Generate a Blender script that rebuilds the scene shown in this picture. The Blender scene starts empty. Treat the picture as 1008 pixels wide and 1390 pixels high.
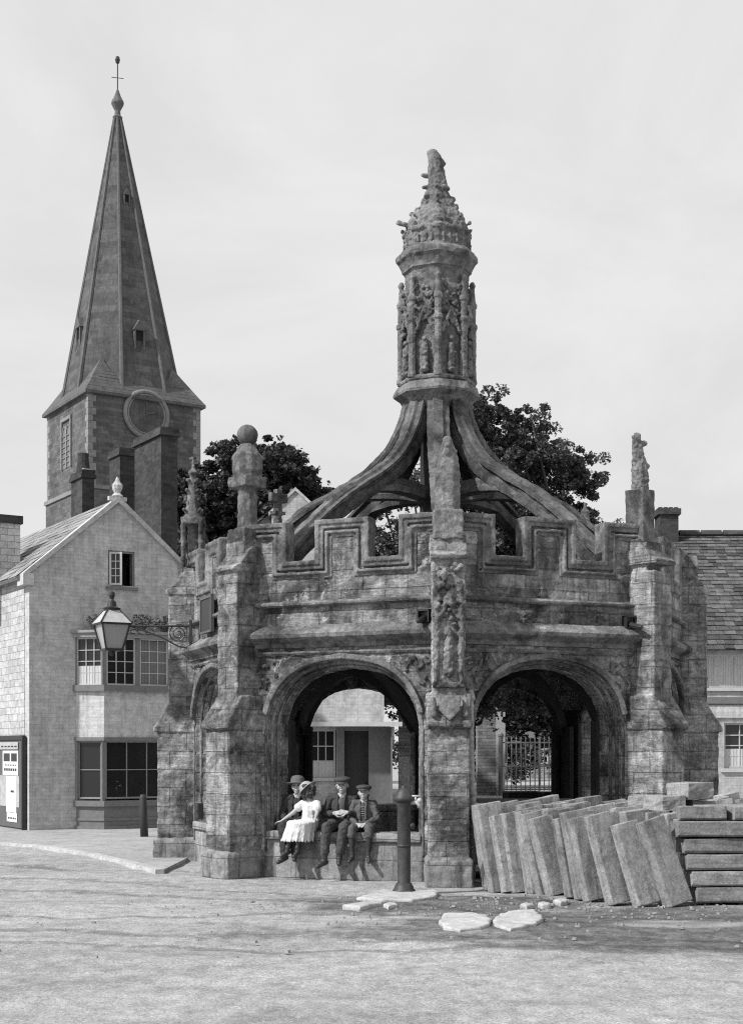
import bpy, bmesh, math, random
from mathutils import Vector, Matrix, noise
S = bpy.context.scene
COL = S.collection
PI = math.pi
R = math.radians
sin, cos = math.sin, math.cos
random.seed(7)
CAMH = 1.85
F = 1900.0
HY = 1019.0

def P(px, py, z):
    """photo pixel at distance z -> world point"""
    return Vector(((px - 504) * z / F, z, CAMH + (HY - py) * z / F))

def G(px, py, h=0.0):
    """photo pixel on ground plane"""
    z = (CAMH - h) * F / (py - HY)
    return Vector(((px - 504) * z / F, z, h))

# ------------------------------------------------------------------ materials
def newmat(name):
    m = bpy.data.materials.new(name); m.use_nodes = True
    nt = m.node_tree; nt.nodes.clear()
    out = nt.nodes.new('ShaderNodeOutputMaterial')
    b = nt.nodes.new('ShaderNodeBsdfPrincipled')
    nt.links.new(b.outputs[0], out.inputs[0])
    return m, nt, b

def N(nt, t, **kw):
    n = nt.nodes.new(t)
    for k, v in kw.items():
        if k.startswith('i_'):
            n.inputs[int(k[2:])].default_value = v
        else:
            setattr(n, k, v)
    return n

def math_n(nt, op, a, b=None, c=None):
    n = nt.nodes.new('ShaderNodeMath'); n.operation = op
    for i, v in enumerate((a, b, c)):
        if v is None: continue
        if isinstance(v, (int, float)): n.inputs[i].default_value = v
        else: nt.links.new(v, n.inputs[i])
    return n.outputs[0]

def mixv(nt, fac, a, b):
    n = nt.nodes.new('ShaderNodeMix'); n.data_type = 'FLOAT'
    for i, v in ((0, fac), (2, a), (3, b)):
        if isinstance(v, (int, float)): n.inputs[i].default_value = v
        else: nt.links.new(v, n.inputs[i])
    return n.outputs[0]

def ramp(nt, v, a, b, lo=0.0, hi=1.0):
    n = nt.nodes.new('ShaderNodeMapRange')
    n.inputs[1].default_value = a; n.inputs[2].default_value = b
    n.inputs[3].default_value = lo; n.inputs[4].default_value = hi
    nt.links.new(v, n.inputs[0]); return n.outputs[0]

def noise_n(nt, vec, scale, detail=6, rough=.6, dist=0.0):
    n = nt.nodes.new('ShaderNodeTexNoise')
    n.inputs['Scale'].default_value = scale; n.inputs['Detail'].default_value = detail
    n.inputs['Roughness'].default_value = rough; n.inputs['Distortion'].default_value = dist
    nt.links.new(vec, n.inputs['Vector']); return n.outputs[0]

def coords(nt, world=False):
    tc = N(nt, 'ShaderNodeTexCoord')
    if world:
        g = N(nt, 'ShaderNodeNewGeometry'); v = g.outputs['Position']
        return v, v, tc
    oi = N(nt, 'ShaderNodeObjectInfo')
    ad = N(nt, 'ShaderNodeVectorMath'); ad.operation = 'ADD'
    sc = N(nt, 'ShaderNodeVectorMath'); sc.operation = 'SCALE'
    cb = N(nt, 'ShaderNodeCombineXYZ')
    nt.links.new(oi.outputs['Random'], cb.inputs[0]); nt.links.new(oi.outputs['Random'], cb.inputs[1]); nt.links.new(oi.outputs['Random'], cb.inputs[2])
    nt.links.new(cb.outputs[0], sc.inputs[0]); sc.inputs['Scale'].default_value = 37.0
    nt.links.new(tc.outputs['Object'], ad.inputs[0]); nt.links.new(sc.outputs[0], ad.inputs[1])
    return tc.outputs['Object'], ad.outputs[0], tc

def scaled(nt, v, s):
    m = N(nt, 'ShaderNodeVectorMath'); m.operation = 'MULTIPLY'; m.inputs[1].default_value = s
    nt.links.new(v, m.inputs[0]); return m.outputs[0]

def stone(name, c0, c1, brick=None, mort=0.6, stain=.4, streak=.25, patch=0.0, bump=.5, grain=1.0, rough=.9, bvar=.35, vscale=1.0, randv=0.0, mottle=.12, island=0.0, big=(.3, .7), band=0.0):
    """weathered masonry: value c0..c1; brick=(w,h); stain dark blotches; streak vertical runs; patch light lime patches"""
    m, nt, b = newmat(name)
    ov, nv, tc = coords(nt)
    big = ramp(nt, noise_n(nt, nv, 1.1 * vscale, 8, .65, .6), *big)
    v = mixv(nt, big, c0, c1)
    if island:
        gi = N(nt, 'ShaderNodeNewGeometry'); v = math_n(nt, 'MULTIPLY', v, ramp(nt, gi.outputs['Random Per Island'], 0, 1, 1 - island, 1 + island))
    med = noise_n(nt, nv, 7 * vscale, 8, .7)
    v = math_n(nt, 'MULTIPLY', v, ramp(nt, med, .25, .75, .72, 1.25))
    fine = noise_n(nt, nv, 45 * vscale, 5, .7)
    v = math_n(nt, 'MULTIPLY', v, ramp(nt, fine, .25, .75, 1 - .28 * grain, 1 + .28 * grain))
    mot = noise_n(nt, nv, 15 * vscale, 11, .82, .3)
    if mottle: v = math_n(nt, 'MULTIPLY', v, ramp(nt, mot, .36, .64, 1 - mottle, 1 + mottle * .8))
    h = math_n(nt, 'ADD', math_n(nt, 'MULTIPLY', med, .6), math_n(nt, 'MULTIPLY', fine, .35))
    h = math_n(nt, 'ADD', h, math_n(nt, 'MULTIPLY', mot, .7 * min(1, mottle * 3)))
    if brick:
        sp = N(nt, 'ShaderNodeSeparateXYZ'); nt.links.new(ov, sp.inputs[0])
        sn = N(nt, 'ShaderNodeSeparateXYZ'); nt.links.new(tc.outputs['Normal'], sn.inputs[0])
        ax = math_n(nt, 'ABSOLUTE', sn.outputs[0]); ay = math_n(nt, 'ABSOLUTE', sn.outputs[1])
        sel = math_n(nt, 'GREATER_THAN', ax, ay)
        u = mixv(nt, sel, sp.outputs[0], sp.outputs[1])
        wob = noise_n(nt, nv, 3.0, 3)
        u = math_n(nt, 'ADD', u, math_n(nt, 'MULTIPLY', wob, .06))
        zz = math_n(nt, 'ADD', sp.outputs[2], math_n(nt, 'MULTIPLY', noise_n(nt, nv, 2.3, 3), .05))
        cb = N(nt, 'ShaderNodeCombineXYZ'); nt.links.new(u, cb.inputs[0]); nt.links.new(zz, cb.inputs[1])
        br = N(nt, 'ShaderNodeTexBrick'); nt.links.new(cb.outputs[0], br.inputs['Vector'])
        br.inputs['Scale'].default_value = 1.0
        br.inputs['Brick Width'].default_value = brick[0]; br.inputs['Row Height'].default_value = brick[1]
        br.inputs['Mortar Size'].default_value = min(brick[1] * .05, .012); br.inputs['Mortar Smooth'].default_value = .6
        br.inputs['Color1'].default_value = (1 - bvar,) * 3 + (1,); br.inputs['Color2'].default_value = (1 + bvar * .4,) * 3 + (1,)
        br.inputs['Mortar'].default_value = (mort,) * 3 + (1,)
        bw = N(nt, 'ShaderNodeRGBToBW'); nt.links.new(br.outputs['Color'], bw.inputs[0])
        v = math_n(nt, 'MULTIPLY', v, bw.outputs[0])
        h = math_n(nt, 'SUBTRACT', h, math_n(nt, 'MULTIPLY', br.outputs['Fac'], .55))
    if band:
        bn = noise_n(nt, scaled(nt, nv, (.9, .9, 7)), 2.2, 8, .72, .4)
        v = math_n(nt, 'MULTIPLY', v, ramp(nt, bn, .36, .62, 1 - band, 1 + band * .5))
        h = math_n(nt, 'ADD', h, math_n(nt, 'MULTIPLY', bn, 1.2))
    if patch:
        pm = ramp(nt, noise_n(nt, nv, 2.6, 9, .75, 1.0), .56, .62)
        v = mixv(nt, math_n(nt, 'MULTIPLY', pm, patch), v, min(.6, c1 * 1.6))
    if stain:
        sm = ramp(nt, noise_n(nt, nv, 2.1 * vscale, 9, .72, .8), .5, .66)
        v = math_n(nt, 'MULTIPLY', v, ramp(nt, sm, 0, 1, 1, 1 - stain))
    if streak:
        st = ramp(nt, noise_n(nt, scaled(nt, nv, (5, 5, .5)), 1.6, 7, .7), .5, .7)
        v = math_n(nt, 'MULTIPLY', v, ramp(nt, st, 0, 1, 1, 1 - streak))
    if randv:
        oi = N(nt, 'ShaderNodeObjectInfo')
        v = math_n(nt, 'MULTIPLY', v, ramp(nt, oi.outputs['Random'], 0, 1, 1 - randv, 1 + randv))
    cc = N(nt, 'ShaderNodeCombineColor')
    for i in range(3): nt.links.new(v, cc.inputs[i])
    nt.links.new(cc.outputs[0], b.inputs['Base Color'])
    b.inputs['Roughness'].default_value = rough
    b.inputs['Specular IOR Level'].default_value = .25
    if bump:
        bp = N(nt, 'ShaderNodeBump'); bp.inputs['Strength'].default_value = bump; bp.inputs['Distance'].default_value = .03
        nt.links.new(h, bp.inputs['Height']); nt.links.new(bp.outputs[0], b.inputs['Normal'])
    return m

def plain(name, v, rough=.6, metal=0.0, var=.25, scale=9, bump=.15, spec=.4, sc=(1, 1, 1)):
    m, nt, b = newmat(name)
    ov, nv, tc = coords(nt)
    n1 = noise_n(nt, scaled(nt, nv, sc), scale, 6, .65)
    val = math_n(nt, 'MULTIPLY', ramp(nt, n1, .25, .75, 1 - var, 1 + var), v)
    cc = N(nt, 'ShaderNodeCombineColor')
    for i in range(3): nt.links.new(val, cc.inputs[i])
    nt.links.new(cc.outputs[0], b.inputs['Base Color'])
    b.inputs['Roughness'].default_value = rough; b.inputs['Metallic'].default_value = metal
    b.inputs['Specular IOR Level'].default_value = spec
    if bump:
        bp = N(nt, 'ShaderNodeBump'); bp.inputs['Strength'].default_value = bump; bp.inputs['Distance'].default_value = .02
        nt.links.new(n1, bp.inputs['Height']); nt.links.new(bp.outputs[0], b.inputs['Normal'])
    return m

def leafmat(name, a, c):
    m, nt, b = newmat(name)
    g = N(nt, 'ShaderNodeNewGeometry')
    v = ramp(nt, g.outputs['Random Per Island'], 0, 1, a, c)
    cc = N(nt, 'ShaderNodeCombineColor')
    for i in range(3): nt.links.new(v, cc.inputs[i])
    nt.links.new(cc.outputs[0], b.inputs['Base Color']); b.inputs['Roughness'].default_value = .55
    b.inputs['Specular IOR Level'].default_value = .4
    tr = N(nt, 'ShaderNodeBsdfTranslucent'); nt.links.new(cc.outputs[0], tr.inputs[0])
    mx = N(nt, 'ShaderNodeMixShader'); mx.inputs[0].default_value = .2
    out = [n for n in nt.nodes if n.type == 'OUTPUT_MATERIAL'][0]
    nt.links.new(b.outputs[0], mx.inputs[1]); nt.links.new(tr.outputs[0], mx.inputs[2]); nt.links.new(mx.outputs[0], out.inputs[0])
    return m

def groundmat():
    m, nt, b = newmat('dirt_road')
    g = N(nt, 'ShaderNodeNewGeometry'); p = g.outputs['Position']
    n1 = noise_n(nt, scaled(nt, p, (.4, .6, 1)), 1.0, 9, .7, .8)
    v = ramp(nt, n1, .3, .7, .27, .46)
    n2 = noise_n(nt, scaled(nt, p, (1.15, .8, 1)), 4.5, 10, .78)
    v = math_n(nt, 'MULTIPLY', v, ramp(nt, n2, .34, .66, .66, 1.28))
    n3 = noise_n(nt, p, 38, 5, .75)
    v = math_n(nt, 'MULTIPLY', v, ramp(nt, n3, .34, .66, .58, 1.35))
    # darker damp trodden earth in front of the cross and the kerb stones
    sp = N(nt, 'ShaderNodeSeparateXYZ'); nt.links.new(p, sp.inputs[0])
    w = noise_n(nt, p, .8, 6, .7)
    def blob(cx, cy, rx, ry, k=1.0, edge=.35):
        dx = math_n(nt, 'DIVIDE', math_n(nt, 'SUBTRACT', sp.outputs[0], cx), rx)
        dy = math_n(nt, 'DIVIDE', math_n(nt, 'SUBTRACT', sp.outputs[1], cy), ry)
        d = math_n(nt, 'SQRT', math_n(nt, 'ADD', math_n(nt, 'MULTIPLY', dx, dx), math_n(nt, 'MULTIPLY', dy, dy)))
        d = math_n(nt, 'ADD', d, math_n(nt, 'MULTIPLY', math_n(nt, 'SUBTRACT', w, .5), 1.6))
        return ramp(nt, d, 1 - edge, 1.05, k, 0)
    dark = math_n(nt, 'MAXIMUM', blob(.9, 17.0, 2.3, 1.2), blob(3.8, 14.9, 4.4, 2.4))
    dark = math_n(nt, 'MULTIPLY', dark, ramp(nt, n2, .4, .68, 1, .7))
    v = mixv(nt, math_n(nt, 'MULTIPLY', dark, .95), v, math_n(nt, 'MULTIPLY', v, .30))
    lt = blob(3.3, 15.05, .85, .3)
    v = mixv(nt, math_n(nt, 'MULTIPLY', lt, .8), v, .34)
    # wheel ruts in the road
    ru = noise_n(nt, scaled(nt, p, (.5, 1.1, 1)), 1.3, 7, .7, 1.2)
    v = math_n(nt, 'MULTIPLY', v, ramp(nt, ru, .56, .66, 1, .82))
    # wheel tracks worn across the road
    wv = noise_n(nt, p, .35, 4, .5)
    tr = None
    for y0, k_, wd in ((15.6, -.10, .10), (14.1, -.13, .13), (18.3, -.33, .09), (17.0, -.36, .12), (13.2, -.05, .12), (20.3, -.42, .1)):
        e = math_n(nt, 'SUBTRACT', math_n(nt, 'SUBTRACT', sp.outputs[1], math_n(nt, 'MULTIPLY', sp.outputs[0], k_)), y0)
        e = math_n(nt, 'ABSOLUTE', math_n(nt, 'ADD', e, math_n(nt, 'MULTIPLY', math_n(nt, 'SUBTRACT', wv, .5), 3.2)))
        m_ = ramp(nt, e, wd * .5, wd * 1.8, 1, 0)
        tr = m_ if tr is None else math_n(nt, 'MAXIMUM', tr, m_)
    tr = math_n(nt, 'MULTIPLY', tr, ramp(nt, n2, .4, .6, 1, .25))
    v = math_n(nt, 'MULTIPLY', v, ramp(nt, tr, 0, 1, 1, .8))
    cc = N(nt, 'ShaderNodeCombineColor')
    for i in range(3): nt.links.new(v, cc.inputs[i])
    nt.links.new(cc.outputs[0], b.inputs['Base Color']); b.inputs['Roughness'].default_value = .95
    b.inputs['Specular IOR Level'].default_value = .2
    bp = N(nt, 'ShaderNodeBump'); bp.inputs['Strength'].default_value = .7; bp.inputs['Distance'].default_value = .05
    hh = math_n(nt, 'ADD', math_n(nt, 'ADD', n2, math_n(nt, 'MULTIPLY', n3, .4)), math_n(nt, 'ADD', math_n(nt, 'MULTIPLY', ru, -.5), math_n(nt, 'MULTIPLY', tr, -.8)))
    nt.links.new(hh, bp.inputs['Height']); nt.links.new(bp.outputs[0], b.inputs['Normal'])
    return m

def glassmat():
    m, nt, b = newmat('window_glass')
    b.inputs['Base Color'].default_value = (.02, .02, .02, 1); b.inputs['Roughness'].default_value = .06
    b.inputs['Specular IOR Level'].default_value = .5
    ov, nv, tc = coords(nt)
    bp = N(nt, 'ShaderNodeBump'); bp.inputs['Strength'].default_value = .08
    nt.links.new(noise_n(nt, nv, 3, 3), bp.inputs['Height']); nt.links.new(bp.outputs[0], b.inputs['Normal'])
    return m

M = {}
M['cross'] = stone('cross_limestone', .09, .42, big=(.4, .58), brick=(.7, .30), mort=.7, band=.3, stain=.62, streak=.55, patch=.7, bump=1.0, mottle=.42, bvar=.3)
M['butt'] = stone('buttress_limestone', .10, .46, big=(.38, .6), brick=(.56, .31), mort=.7, band=.34, stain=.6, streak=.55, patch=.35, bump=1.0, mottle=.42, bvar=.3)
M['mould'] = stone('moulding_limestone', .055, .27, big=(.38, .6), stain=.5, streak=.35, patch=.3, bump=1.0, mottle=.4)
M['rib'] = stone('rib_limestone', .05, .2, big=(.38, .62), stain=.5, streak=.3, bump=1.0, patch=.2, mottle=.35)
M['inner'] = stone('shaded_limestone', .025, .05, stain=.4, streak=.2, bump=.6)  # limestone darkened so the shade under the vault is in its colour
M['lant'] = stone('lantern_limestone', .085, .31, stain=.6, streak=.35, patch=.25, bump=1.0, vscale=1.6, mottle=.35)
M['bench'] = stone('bench_limestone', .24, .4, brick=(.7, .3), mort=.6, stain=.45, streak=.7, mottle=.3, bump=.6)
M['kerb'] = stone('kerb_granite', .2, .36, stain=.45, streak=.45, mottle=.32, bump=.5, vscale=2.2, randv=.22)
M['kerbrough'] = stone('split_granite', .26, .42, stain=.3, streak=0, bump=1.0, vscale=3)
M['slab'] = stone('pale_paving_stone', .36, .5, stain=.2, streak=0, bump=.5, vscale=2)
M['tower'] = stone('tower_rubble', .10, .16, brick=(.55, .2), mort=.75, stain=.3, streak=.25, bump=.6, vscale=.5)
M['quoin'] = stone('tower_quoin', .2, .27, stain=.3, streak=.2, bump=.4)
M['spire'] = stone('spire_ashlar', .09, .13, brick=(.9, .35), mort=.8, stain=.35, streak=.4, bump=.4, vscale=.6, bvar=.32, mottle=.25)
M['spirerib'] = stone('spire_rib', .10, .14, stain=.2, streak=.1, bump=.2)
M['wash'] = stone('whitewashed_brick', .42, .54, brick=(.24, .085), mort=.86, stain=.2, streak=.28, bump=.45, bvar=.1, grain=.5, mottle=.06)
M['washside'] = stone('limewashed_rubble', .42, .6, brick=(.34, .16), mort=.8, stain=.2, streak=.1, bump=1.2, bvar=.2)
M['render'] = stone('pale_render', .5, .6, brick=(.24, .085), mort=.9, stain=.12, streak=.3, bump=.35, bvar=.08)
M['brick'] = stone('dark_brick', .045, .08, brick=(.23, .08), mort=1.5, stain=.35, streak=.2, bump=.6, bvar=.35)
M['rubble'] = stone('coursed_rubble', .22, .36, brick=(.4, .14), mort=.5, stain=.3, streak=.1, bump=1.1, bvar=.35)
M['tile'] = stone('stone_tile', .075, .14, island=.45, mottle=.3, stain=.35, streak=.1, bump=.8, vscale=3)
M['tilelight'] = stone('pale_stone_tile', .12, .18, stain=.3, streak=.15, bump=.6, vscale=2)
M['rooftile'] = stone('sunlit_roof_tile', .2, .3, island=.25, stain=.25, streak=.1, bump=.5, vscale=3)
M['coping'] = stone('coping_stone', .4, .52, stain=.25, streak=.1, bump=.4)
M['paint_white'] = plain('white_paint', .48, .5, var=.12)
M['paint_grey'] = plain('grey_paint', .16, .5, var=.2)
M['paint_mid'] = plain('mid_grey_paint', .25, .55, var=.2)
M['wood_dark'] = plain('dark_wood', .035, .6, var=.4, sc=(6, 6, .6))
M['wood'] = plain('weathered_timber', .1, .7, var=.4, sc=(7, 7, .6))
M['iron'] = plain('black_iron', .035, .45, metal=.3, var=.35, spec=.5)
M['irongrey'] = plain('painted_cast_iron', .04, .55, var=.45, scale=14, spec=.4)
M['gate'] = plain('grey_gate_iron', .22, .5, var=.3)
M['lead'] = plain('lead_pipe', .30, .6, var=.4, scale=16)
M['curtain'] = plain('net_curtain', .55, .9, var=.25, scale=5, sc=(8, 8, .4))
M['lampglass'] = plain('frosted_lamp_glass', .34, .15, var=.08, scale=2, bump=0, spec=.6)
M['lampmetal'] = plain('lamp_sheet_metal', .42, .4, var=.2)
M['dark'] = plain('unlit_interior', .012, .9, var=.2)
M['paper'] = plain('bill_paper', .7, .8, var=.1)
M['paperold'] = plain('old_bill_paper', .38, .85, var=.3, scale=6)
M['ink'] = plain('printing_ink', .04, .7, var=.4)
M['inkmid'] = plain('grey_print', .17, .7, var=.5, scale=18)
M['bark'] = plain('tree_bark', .08, .9, var=.4, scale=4, bump=.6)
M['leafdark'] = leafmat('yew_leaves', .018, .075)
M['leafelm'] = leafmat('lime_leaves', .025, .11)
M['leafpot'] = leafmat('pot_leaves', .03, .14)
M['skin'] = plain('skin', .36, .5, var=.1, scale=12, bump=.05)
M['hair'] = plain('dark_hair', .035, .6, var=.5, scale=30, bump=.6)
M['cloth1'] = plain('dark_wool', .028, .85, var=.35, scale=20, bump=.3)
M['cloth2'] = plain('charcoal_wool', .042, .85, var=.35, scale=22, bump=.3)
M['cloth3'] = plain('grey_tweed', .085, .85, var=.4, scale=40, bump=.3)
M['trouser'] = plain('dark_serge', .055, .85, var=.3, scale=20, bump=.3)
M['capm'] = plain('cap_tweed', .06, .85, var=.35, scale=30, bump=.2)
M['hatm'] = plain('felt_hat', .11, .8, var=.2, scale=14, bump=.1)
M['bonnet'] = plain('straw_bonnet', .34, .8, var=.2, scale=20, bump=.2)
M['dress'] = plain('white_cotton', .58, .8, var=.08, scale=9, bump=.3)
M['boot'] = plain('worn_leather', .035, .45, var=.4, scale=20)
M['collar'] = plain('shirt_cotton', .5, .8, var=.1)
M['stripe'] = plain('knitted_jersey', .05, .85, var=.2)
M['stripel'] = plain('pale_jersey_stripe', .17, .85, var=.2)
M['gravel'] = plain('loose_stone', .24, .9, var=.3, scale=8)
M['glass'] = glassmat()
M['ground'] = groundmat()
M['pave'] = stone('pavement_stone', .28, .4, mottle=.2, stain=.2, streak=0, bump=.4, vscale=1.3)

# ------------------------------------------------------------------ mesh builder
class MB:
    def __init__(s): s.v = []; s.f = []; s.M = Matrix.Identity(4)
    def add(s, vs, fs):
        n = len(s.v)
        s.v += [s.M @ Vector(v) for v in vs]
        s.f += [tuple(i + n for i in f) for f in fs]
        return s
    def box(s, x0, x1, y0, y1, z0, z1):
        v = [(x0, y0, z0), (x1, y0, z0), (x1, y1, z0), (x0, y1, z0), (x0, y0, z1), (x1, y0, z1), (x1, y1, z1), (x0, y1, z1)]
        return s.add(v, [(0, 3, 2, 1), (4, 5, 6, 7), (0, 1, 5, 4), (1, 2, 6, 5), (2, 3, 7, 6), (3, 0, 4, 7)])
    def ext(s, poly, a, b, f):
        """extrude polygon (u,v) along w from a to b, f(u,v,w)->xyz"""
        n = len(poly)
        v = [f(u, w, a) for u, w in poly] + [f(u, w, b) for u, w in poly]
        fs = [tuple(range(n - 1, -1, -1)), tuple(range(n, 2 * n))]
        fs += [(i, (i + 1) % n, n + (i + 1) % n, n + i) for i in range(n)]
        return s.add(v, fs)
    def lathe(s, prof, n=16, c=(0, 0, 0), rot=0.0, sx=1, sy=1):
        v = []; fs = []
        m = len(prof)
        for r, z in prof:
            for i in range(n):
                a = rot + 2 * PI * i / n
                v.append((c[0] + r * cos(a) * sx, c[1] + r * sin(a) * sy, c[2] + z))
        for j in range(m - 1):
            for i in range(n):
                k = (i + 1) % n
                fs.append((j * n + i, j * n + k, (j + 1) * n + k, (j + 1) * n + i))
        fs.append(tuple(range(n - 1, -1, -1))); fs.append(tuple((m - 1) * n + i for i in range(n)))
        return s.add(v, fs)
    def cap(s, p, q, r1, r2=None, n=8):
        """tapered limb with round ends"""
        p = Vector(p); q = Vector(q); r2 = r1 if r2 is None else r2
        d = q - p; L = d.length
        if L < 1e-6: d = Vector((0, 0, 1)); L = 1e-6
        rot = d.to_track_quat('Z', 'Y').to_matrix().to_4x4(); rot.translation = p
        prof = [(r1 * .02, -r1), (r1 * .5, -r1 * .87), (r1 * .87, -r1 * .5), (r1, 0), (r2, L), (r2 * .87, L + r2 * .5), (r2 * .5, L + r2 * .87), (r2 * .02, L + r2)]
        old = s.M; s.M = old @ rot; s.lathe(prof, n); s.M = old
        return s
    def tube(s, pts, r, n=8):
        pts = [Vector(p) for p in pts]
        v = []; fs = []; m = len(pts)
        for j, p in enumerate(pts):
            d = (pts[min(j + 1, m - 1)] - pts[max(j - 1, 0)]).normalized()
            x = d.cross(Vector((0, 0, 1)))
            if x.length < .05: x = d.cross(Vector((0, 1, 0)))
            x.normalize(); y = d.cross(x)
            rr = r[j] if isinstance(r, (list, tuple)) else r
            for i in range(n):
                a = 2 * PI * i / n
                v.append(p + x * rr * cos(a) + y * rr * sin(a))
        for j in range(m - 1):
            for i in range(n):
                k = (i + 1) % n
                fs.append((j * n + i, j * n + k, (j + 1) * n + k, (j + 1) * n + i))
        fs.append(tuple(range(n - 1, -1, -1))); fs.append(tuple((m - 1) * n + i for i in range(n)))
        return s.add(v, fs)
    def sweep(s, pts, sec, side):
        """sweep section [(a,b)] : a along side vector, b along normal in the path plane"""
        pts = [Vector(p) for p in pts]; side = Vector(side).normalized()
        v = []; fs = []; m = len(pts); n = len(sec)
        for j, p in enumerate(pts):
            d = (pts[min(j + 1, m - 1)] - pts[max(j - 1, 0)]).normalized()
            nn = side.cross(d).normalized()
            for a, b_ in sec: v.append(p + side * a + nn * b_)
        for j in range(m - 1):
            for i in range(n):
                k = (i + 1) % n
                fs.append((j * n + i, j * n + k, (j + 1) * n + k, (j + 1) * n + i))
        fs.append(tuple(range(n - 1, -1, -1))); fs.append(tuple((m - 1) * n + i for i in range(n)))
        return s.add(v, fs)
    def ball(s, c, r, n=12, sx=1, sy=1, sz=1):
        m = max(4, n // 2)
        prof = [(max(r * sin(PI * i / m), r * .02), -r * cos(PI * i / m) * sz) for i in range(m + 1)]
        return s.lathe(prof, n, c, 0, sx, sy)
    def build(s, name, mat, parent=None, smooth=False, rz=0.0, loc=None, vox=0, disp=0.0, dscale=.12, smoothit=0):
        me = bpy.data.meshes.new(name)
        me.from_pydata([tuple(v) for v in s.v], [], s.f)
        bm = bmesh.new(); bm.from_mesh(me)
        bmesh.ops.recalc_face_normals(bm, faces=bm.faces); bm.to_mesh(me); bm.free()
        me.materials.append(mat if not isinstance(mat, str) else M[mat])
        o = bpy.data.objects.new(name, me); COL.objects.link(o)
        if vox:
            md = o.modifiers.new('r', 'REMESH'); md.mode = 'VOXEL'; md.voxel_size = vox; md.use_smooth_shade = True
            if smoothit:
                m3 = o.modifiers.new('s', 'SMOOTH'); m3.factor = .5; m3.iterations = smoothit
            dg = bpy.context.evaluated_depsgraph_get()
            nm = bpy.data.meshes.new_from_object(o.evaluated_get(dg))
            o.modifiers.clear(); o.data = nm; bpy.data.meshes.remove(me); me = nm; me.name = name
            if not me.materials: me.materials.append(M[mat])
            if disp: rough(me, disp, dscale)
            for p in me.polygons: p.use_smooth = True
        elif disp: rough(me, disp, dscale)
        if smooth:
            for p in me.polygons: p.use_smooth = True
        if parent: o.parent = parent
        o.rotation_euler.z = rz
        if loc is not None: o.location = loc
        return o

def crisp(mb, name, mat, jit=.006, bev=.012):
    me = bpy.data.meshes.new(name); me.from_pydata([tuple(v + Vector((random.uniform(-jit, jit), random.uniform(-jit, jit), random.uniform(-jit, jit)))) for v in mb.v], [], mb.f)
    bm = bmesh.new(); bm.from_mesh(me); bmesh.ops.recalc_face_normals(bm, faces=bm.faces)
    bmesh.ops.bevel(bm, geom=list(bm.edges), offset=bev, segments=2, profile=.6, affect='EDGES')
    bmesh.ops.subdivide_edges(bm, edges=[e for e in bm.edges if e.calc_length() > .12], cuts=3, use_grid_fill=True)
    bm.to_mesh(me); bm.free(); rough(me, .009, .09); me.materials.append(M[mat]); return me

def rough(me, amp, sc):
    off = Vector((random.random() * 50, random.random() * 50, random.random() * 50))
    n = len(me.vertices)
    import array
    co = array.array('f', [0.0]) * (n * 3); no = array.array('f', [0.0]) * (n * 3)
    me.vertices.foreach_get('co', co); me.vertices.foreach_get('normal', no)
    for i in range(n):
        p = Vector((co[3 * i], co[3 * i + 1], co[3 * i + 2]))
        q = p / sc + off
        d = noise.noise(q) + .5 * noise.noise(q * 2.3) + .8 * min(0, noise.noise(q * .45) + .15)
        d *= amp
        co[3 * i] += no[3 * i] * d; co[3 * i + 1] += no[3 * i + 1] * d; co[3 * i + 2] += no[3 * i + 2] * d
    me.vertices.foreach_set('co', co); me.update()

def empty(name, loc, label, cat, group=None, rz=0.0):
    o = bpy.data.objects.new(name, None); COL.objects.link(o)
    o.location = loc; o.rotation_euler.z = rz; o.empty_display_size = .2
    return tag(o, label, cat, group)

def tag(o, label=None, cat=None, group=None, kind=None):
    if label: o['label'] = label
    if cat: o['category'] = cat
    if group: o['group'] = group
    if kind: o['kind'] = kind
    return o

def copy_tree(o, parent=None):
    c = o.copy(); COL.objects.link(c)
    if parent is not None: c.parent = parent
    for ch in list(o.children): copy_tree(ch, c)
    return c

XYZ = lambda u, v, w: (u, w, v)      # polygon in x-z, extruded in y
YZX = lambda u, v, w: (w, u, v)      # polygon in y-z, extruded in x

# ------------------------------------------------------------------ ground
import array
def ground():
    xs = [-900, -400, -150, -60] + [-30 + i * .35 for i in range(172)] + [60, 150, 400, 900]
    ys = [-60, -20, 0, 6] + [8 + i * .22 for i in range(150)] + [44, 50, 60, 80, 120, 200, 500, 1500]
    v = []; f = []
    for y in ys:
        for x in xs:
            z = 0
            if 6 < y < 42 and -31 < x < 31:
                z = .035 * noise.noise(Vector((x * .35, y * .9, 0))) + .018 * noise.noise(Vector((x * 1.7, y * 2.6, 3))) - .02
            v.append((x, y, z))
    n = len(xs)
    for j in range(len(ys) - 1):
        for i in range(n - 1): f.append((j * n + i, j * n + i + 1, (j + 1) * n + i + 1, (j + 1) * n + i))
    me = bpy.data.meshes.new('road'); me.from_pydata(v, [], f); me.materials.append(M['ground'])
    for p in me.polygons: p.use_smooth = True
    o = bpy.data.objects.new('road', me); COL.objects.link(o); tag(o, kind='structure')
ground()
# ------------------------------------------------------------------ the market cross
CX, CY = 1.114, 23.9
A0 = R(-0.6)
RW = 4.23
AP = RW * cos(PI / 8); HC = RW * sin(PI / 8)
cross = empty('market_cross', (CX, CY, 0), 'tall octagonal stone market cross with open arches, curved ribs and carved lantern on top', 'market cross')

def arch(w, spring, H, n=26, grow=0.0):
    pts = []
    for i in range(n + 1):
        a = PI * i / n
        t = -cos(a)
        z = .90 * (max(0, 1 - abs(t) ** 3.0)) ** .5 + .10 * (1 - abs(t))
        pts.append((t * (w + grow), spring + z * (H + grow)))
    return pts

WOP, SPR, AH = 1.105, 2.13, .93

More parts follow.
